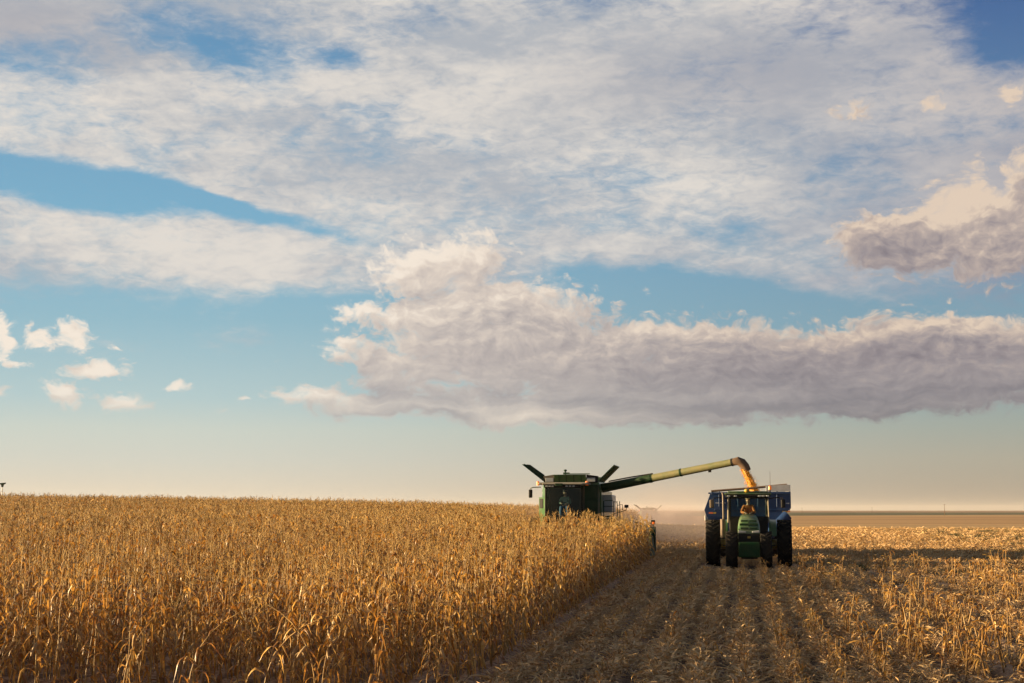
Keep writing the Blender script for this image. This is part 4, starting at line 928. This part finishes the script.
# ------------------------------------------------------------------ the grain cart behind it
GX0, GY0 = 0.27, 71.0
GZ0 = float(ground_z(GX0, GY0))
def gxx(px, Y=70.0): return (px - 742) * Y / (F * 1.005) - GX0
def gzz(py, Y=70.0): return EYE + (510 - py) * Y / F - GZ0
def make_cart():
    r_ = empty('grain_cart', (GX0, GY0, GZ0), 'blue grain cart with tapered hopper and rolled tarp being filled with corn', 'grain cart')
    zt, zm, zb = gzz(492.5), gzz(510), 1.15
    L, Rr = gxx(705), gxx(789.3); Lt = gxx(711.5)
    y0, y1 = -1.0, 5.6; th = .05
    prof = [(Lt, zt), (L, zm + .0), (-1.78, 1.62), (-.75, zb), (.75, zb), (1.42, 1.8), (Rr - .12, zm), (Rr, zm + .08), (Rr, zt + .02)]
    # open-topped shell: side walls and tapered floor panels, then the two end walls
    b = MB()
    inn = [(x * .97, z + (.04 if z < zt - .1 else 0)) for x, z in prof]
    out_ = prof
    n = len(prof); A0 = [Vector((x, y0, z)) for x, z in out_]; A1 = [Vector((x, y1, z)) for x, z in out_]; B0 = [Vector((x, y0, z)) for x, z in inn]; B1 = [Vector((x, y1, z)) for x, z in inn]
    fs = []
    for i in range(n - 1):
        fs += [(i, i + 1, n + i + 1, n + i), (2 * n + i, 3 * n + i, 3 * n + i + 1, 2 * n + i + 1), (i, 2 * n + i, 2 * n + i + 1, i + 1), (n + i, n + i + 1, 3 * n + i + 1, 3 * n + i)]
    fs += [(0, n, 3 * n, 2 * n), (n - 1, 3 * n - 1, 4 * n - 1, 2 * n - 1)]
    b.add(A0 + A1 + B0 + B1, fs); b.build('hopper', P_BLUE, r_)
    for yy, nm in ((y0 - .004, 'front_wall'), (y1 + .004, 'rear_wall')):
        b = MB(); b.prism(prof, yy - .03, yy + .03); w_ = b.build(nm, P_BLUE, r_, .008)
        if nm == 'front_wall':
            b2 = MB()
            for x in (-1.35, -.45, .5, 1.4): b2.box((x, yy - .06, (zt + zm) / 2 + .1), (.07, .06, zt - zm - .1))
            b2.box(((Lt + Rr) / 2, yy - .07, zt - .05), (Rr - Lt - .05, .08, .09)); b2.box((0.2, yy - .06, zm + .02), (3.6, .06, .07)); b2.build('wall_rib', P_BLUE, w_, .01)
            b3 = MB(); b3.box((gxx(711.5), yy - .045, gzz(512.8)), (.20, .02, .07)); b3.build('reflector_strip', P_REFL, w_); b3 = MB(); b3.box((gxx(715.2), yy - .045, gzz(512.8)), (.14, .02, .07)); b3.build('reflector_strip', P_YELLOW, w_)
            b3 = MB(); b3.box((gxx(787), yy - .045, gzz(511.3)), (.14, .02, .06)); b3.build('reflector_strip', P_REFL, w_); b3 = MB(); b3.box((gxx(783), yy - .045, gzz(511.3)), (.22, .02, .06)); b3.build('reflector_strip', P_YELLOW, w_)
            b3 = MB(); b3.box((gxx(721), yy - .045, gzz(503)), (.48, .02, .05)); b3.build('white_stripe', P_WHITE, w_); b3 = MB(); b3.box((gxx(786), yy - .045, gzz(503.5)), (.16, .02, .05)); b3.build('white_stripe', P_WHITE, w_)
    # grey upper extension on the side away from the sun, tarp rolled along the top
    b = MB(); b.prism([(gxx(765.5), zt + .03), (gxx(765.5), gzz(486.6)), (gxx(786.5), gzz(485.2)), (gxx(789), gzz(486.5)), (gxx(789), zt + .03)], y0 + .02, y0 + .07); b.box((gxx(788.6), 2.3, zt + .19), (.05, 6.5, .32)); b.build('side_extension', P_WHITE, r_, .01)
    b = MB(); b.tube([(gxx(712), y0 + .3, gzz(491.4)), (gxx(748), y0 + .25, gzz(488.8)), (gxx(786), y0 + .2, gzz(485.3))], .055, 10); b.build('rolled_tarp', P_BROWN, r_, smooth=True)
    b = MB(); b.box(((L + Rr) / 2 - .2, y1, zt + .03), (Rr - L - .5, .1, .08)); b.build('rear_rim', P_BLUE, r_, .01)
    b = MB(); b.tube([(gxx(785.5), y0 - .2, gzz(515)), (gxx(780), y0 - .3, gzz(520.5)), (gxx(766), y0 - .3, gzz(536))], .26, 16); b.build('folded_auger', P_BLUE, r_, smooth=True)
    b = MB(); b.tube([(L + .05, y0 - .1, zm - .25), (L + .05, y0 - .1, zm - .5)], .05, 8); b.box((L + .1, y0 - .1, zm - .42), (.14, .08, .18)); b.build('tail_lamp_bracket', P_GREY, r_)
    b = MB(); b.box((0, 2.2, .95), (1.7, 5.6, .18)); b.box((0, 2.3, .9), (2.9, .3, .3)); b.tube([(-.6, -.6, .95), (0, -3.6, .6)], .09, 8); b.tube([(.6, -.6, .95), (0, -3.6, .6)], .09, 8); b.box((0, -3.8, .58), (.14, .6, .08)); b.build('frame', P_BLUE, r_, .01)
    for x in (-1.45, 1.45): wheel('cart_wheel', x, 2.3, .93, .72, r_, 22, P_GREY)
    return r_
cart = make_cart()
# corn pouring from the spout and piling up in the cart
M_CORN = plant_mat('corn_kernels', [(0.0, (0.50, 0.19, 0.004)), (0.5, (0.66, 0.28, 0.008)), (1.0, (0.82, 0.42, 0.03))], 0.45, 0.1, 40.0)
def corn_stream():
    rnd = random.Random(5); G = MB(); p0 = at(743.5, 469, 75.2); p1 = at(755.5, 494, 74.9)
    path = []; 
    for i in range(13):
        f = i / 12; p = p0.lerp(p1, f); p.z = p0.z + (p1.z - p0.z) * (f * .65 + f * f * .35); path.append(p)
    rings = []
    for i, p in enumerate(path):
        f = i / 12; w = .14 + .10 * f; rings.append([p + Vector((math.cos(a) * w * rnd.uniform(.82, 1.12), math.sin(a) * w * rnd.uniform(.8, 1.15), rnd.uniform(-.03, .03))) for a in [2 * math.pi * k / 14 for k in range(14)]])
    G.loft(rings)
    for i in range(1600):
        f = rnd.random(); k = f * 12; j = min(int(k), 11); p = path[j].lerp(path[j + 1], k - j); w = (.145 + .14 * f) * rnd.uniform(.8, 1.0 + 1.1 * rnd.random() ** 2); a = rnd.uniform(0, 6.28); c = p + Vector((math.cos(a) * w, math.sin(a) * w, rnd.uniform(-.06, .06))); s_ = .018
        q = [c + Vector((rnd.uniform(-s_, s_), rnd.uniform(-s_, s_), rnd.uniform(-s_, s_) * 2)) for _ in range(4)]; G.add(q, [(0, 1, 2), (0, 2, 3), (0, 3, 1), (1, 3, 2)])
    o = G.build('falling_corn', M_CORN, smooth=True); tag(o, 'stream of yellow corn falling from the auger spout into the cart', 'corn', kind='stuff')
    n = 40; xs = np.linspace(-1.95, 1.95, n); ys = np.linspace(-.9, 5.4, n); X, Y = np.meshgrid(xs, ys)
    Z = 3.34 - .42 * np.hypot(X - .25, (Y - 4.0) * .8) + .03 * rfbm(X, Y, .3, 4); Z = np.maximum(Z, 2.35) - .10
    ii = np.arange(n * n).reshape(n, n); Fq_ = np.stack([ii[:-1, :-1], ii[:-1, 1:], ii[1:, 1:], ii[1:, :-1]], -1).reshape(-1, 4)
    o = bpy.data.objects.new('grain_heap', np_mesh('grain_heap', np.stack([X * .96 + .02, Y, Z], -1).reshape(-1, 3), Fq_, [M_CORN])); COL.objects.link(o); o.location = (GX0, GY0, GZ0)
    tag(o, 'heap of yellow corn inside the blue cart', 'corn', kind='stuff')
corn_stream()

# ------------------------------------------------------------------ small things on the skyline
def mast():
    p = at(2.2, 494, 150.0); z0 = float(ground_z(p.x, 150.0)); top = at(2.2, 484.6, 150.0).z
    r_ = empty('pole_lamp', (p.x, 150.0, z0), 'thin pole with a flat dark head rising from the corn at the far left', 'pole lamp')
    MB().tube([(0, 0, 0), (0, 0, top - z0)], [.07, .045], 8).build('pole', P_GREY, r_, smooth=True)
    MB().prism([(-.30, .16), (.36, .22), (.34, .10), (.12, .0), (.04, -.28), (-.06, -.28), (-.12, .0), (-.28, .04)], -.12, .12).build('lamp_head', P_DARKGREEN, r_, .01).location = (0, 0, top - z0)
mast()
def pole(px, Y, h, label):
    p = at(px, 510, Y); z0 = float(ground_z(p.x, Y)); r_ = empty('utility_pole', (p.x, Y, z0), label, 'utility pole')
    MB().tube([(0, 0, 0), (0, 0, h)], [.16, .10], 8).build('post', P_BROWN, r_); MB().box((0, 0, h - .5), (1.5, .12, .14)).build('crossarm', P_BROWN, r_)
pole(944.5, 900.0, 7.4, 'tallest utility pole on the far skyline at the right'); pole(872, 1500.0, 6.6, 'tiny utility pole on the skyline right of the blue cart'); pole(802, 1500.0, 6.2, 'tiny utility pole on the skyline just beside the blue cart')

# ------------------------------------------------------------------ air: thin haze over the whole place and dust thrown up by the harvester
def volume_box(name, lo, hi, mat, label=None):
    b = MB(); b.box([(a + c) / 2 for a, c in zip(lo, hi)], [c - a for a, c in zip(lo, hi)]); o = b.build(name, mat); return tag(o, label, kind='stuff')
def haze_mat():
    m, t = new_mat('haze_air'); pv = t.node('ShaderNodeVolumePrincipled', {'Color': (0.92, 0.86, 0.80, 1), 'Density': 0.00004, 'Anisotropy': 0.2})
    o = t.n.new('ShaderNodeOutputMaterial'); t.l.new(pv, o.inputs['Volume']); return m
volume_box('haze', (-9500, -450, -3), (9500, 15000, 45), haze_mat(), 'thin evening haze over the fields')
def dust_mat(dens, pos0, rad, seed):
    m, t = new_mat('dust_air'); pos = t.node('ShaderNodeNewGeometry', out=0)
    q = t.node('ShaderNodeMapping', {0: pos, 1: tuple(pos0), 3: tuple(rad)}, vector_type='TEXTURE')
    L = t.node('ShaderNodeVectorMath', [q], operation='LENGTH', out=1)
    n = t.noise(t.v('ADD', pos, (seed, 0, 0)), 0.16, 3, 0.55)
    d = t.m('MULTIPLY', t.ramp(L, 1.0, 0.15), t.ramp(n, 0.38, 0.68))
    pv = t.node('ShaderNodeVolumePrincipled', {'Color': (0.66, 0.54, 0.50, 1), 'Density': t.m('MULTIPLY', d, dens), 'Anisotropy': 0.1})
    o = t.n.new('ShaderNodeOutputMaterial'); t.l.new(pv, o.inputs['Volume']); return m
volume_box('dust_cloud', (-21, 80, .2), (5, 135, 6.2), dust_mat(0.06, (-7.5, 104, 1.0), (12.5, 27, 5.0), 3.0), 'pinkish dust hanging over the cut rows behind the combine')
volume_box('dust_cloud', (fx - 18, 236, -1.2), (fx + 20, 258, 4.6), dust_mat(0.6, (fx, 248, .4), (17, 12, 4.2), 9.0), 'dust around the distant combine')
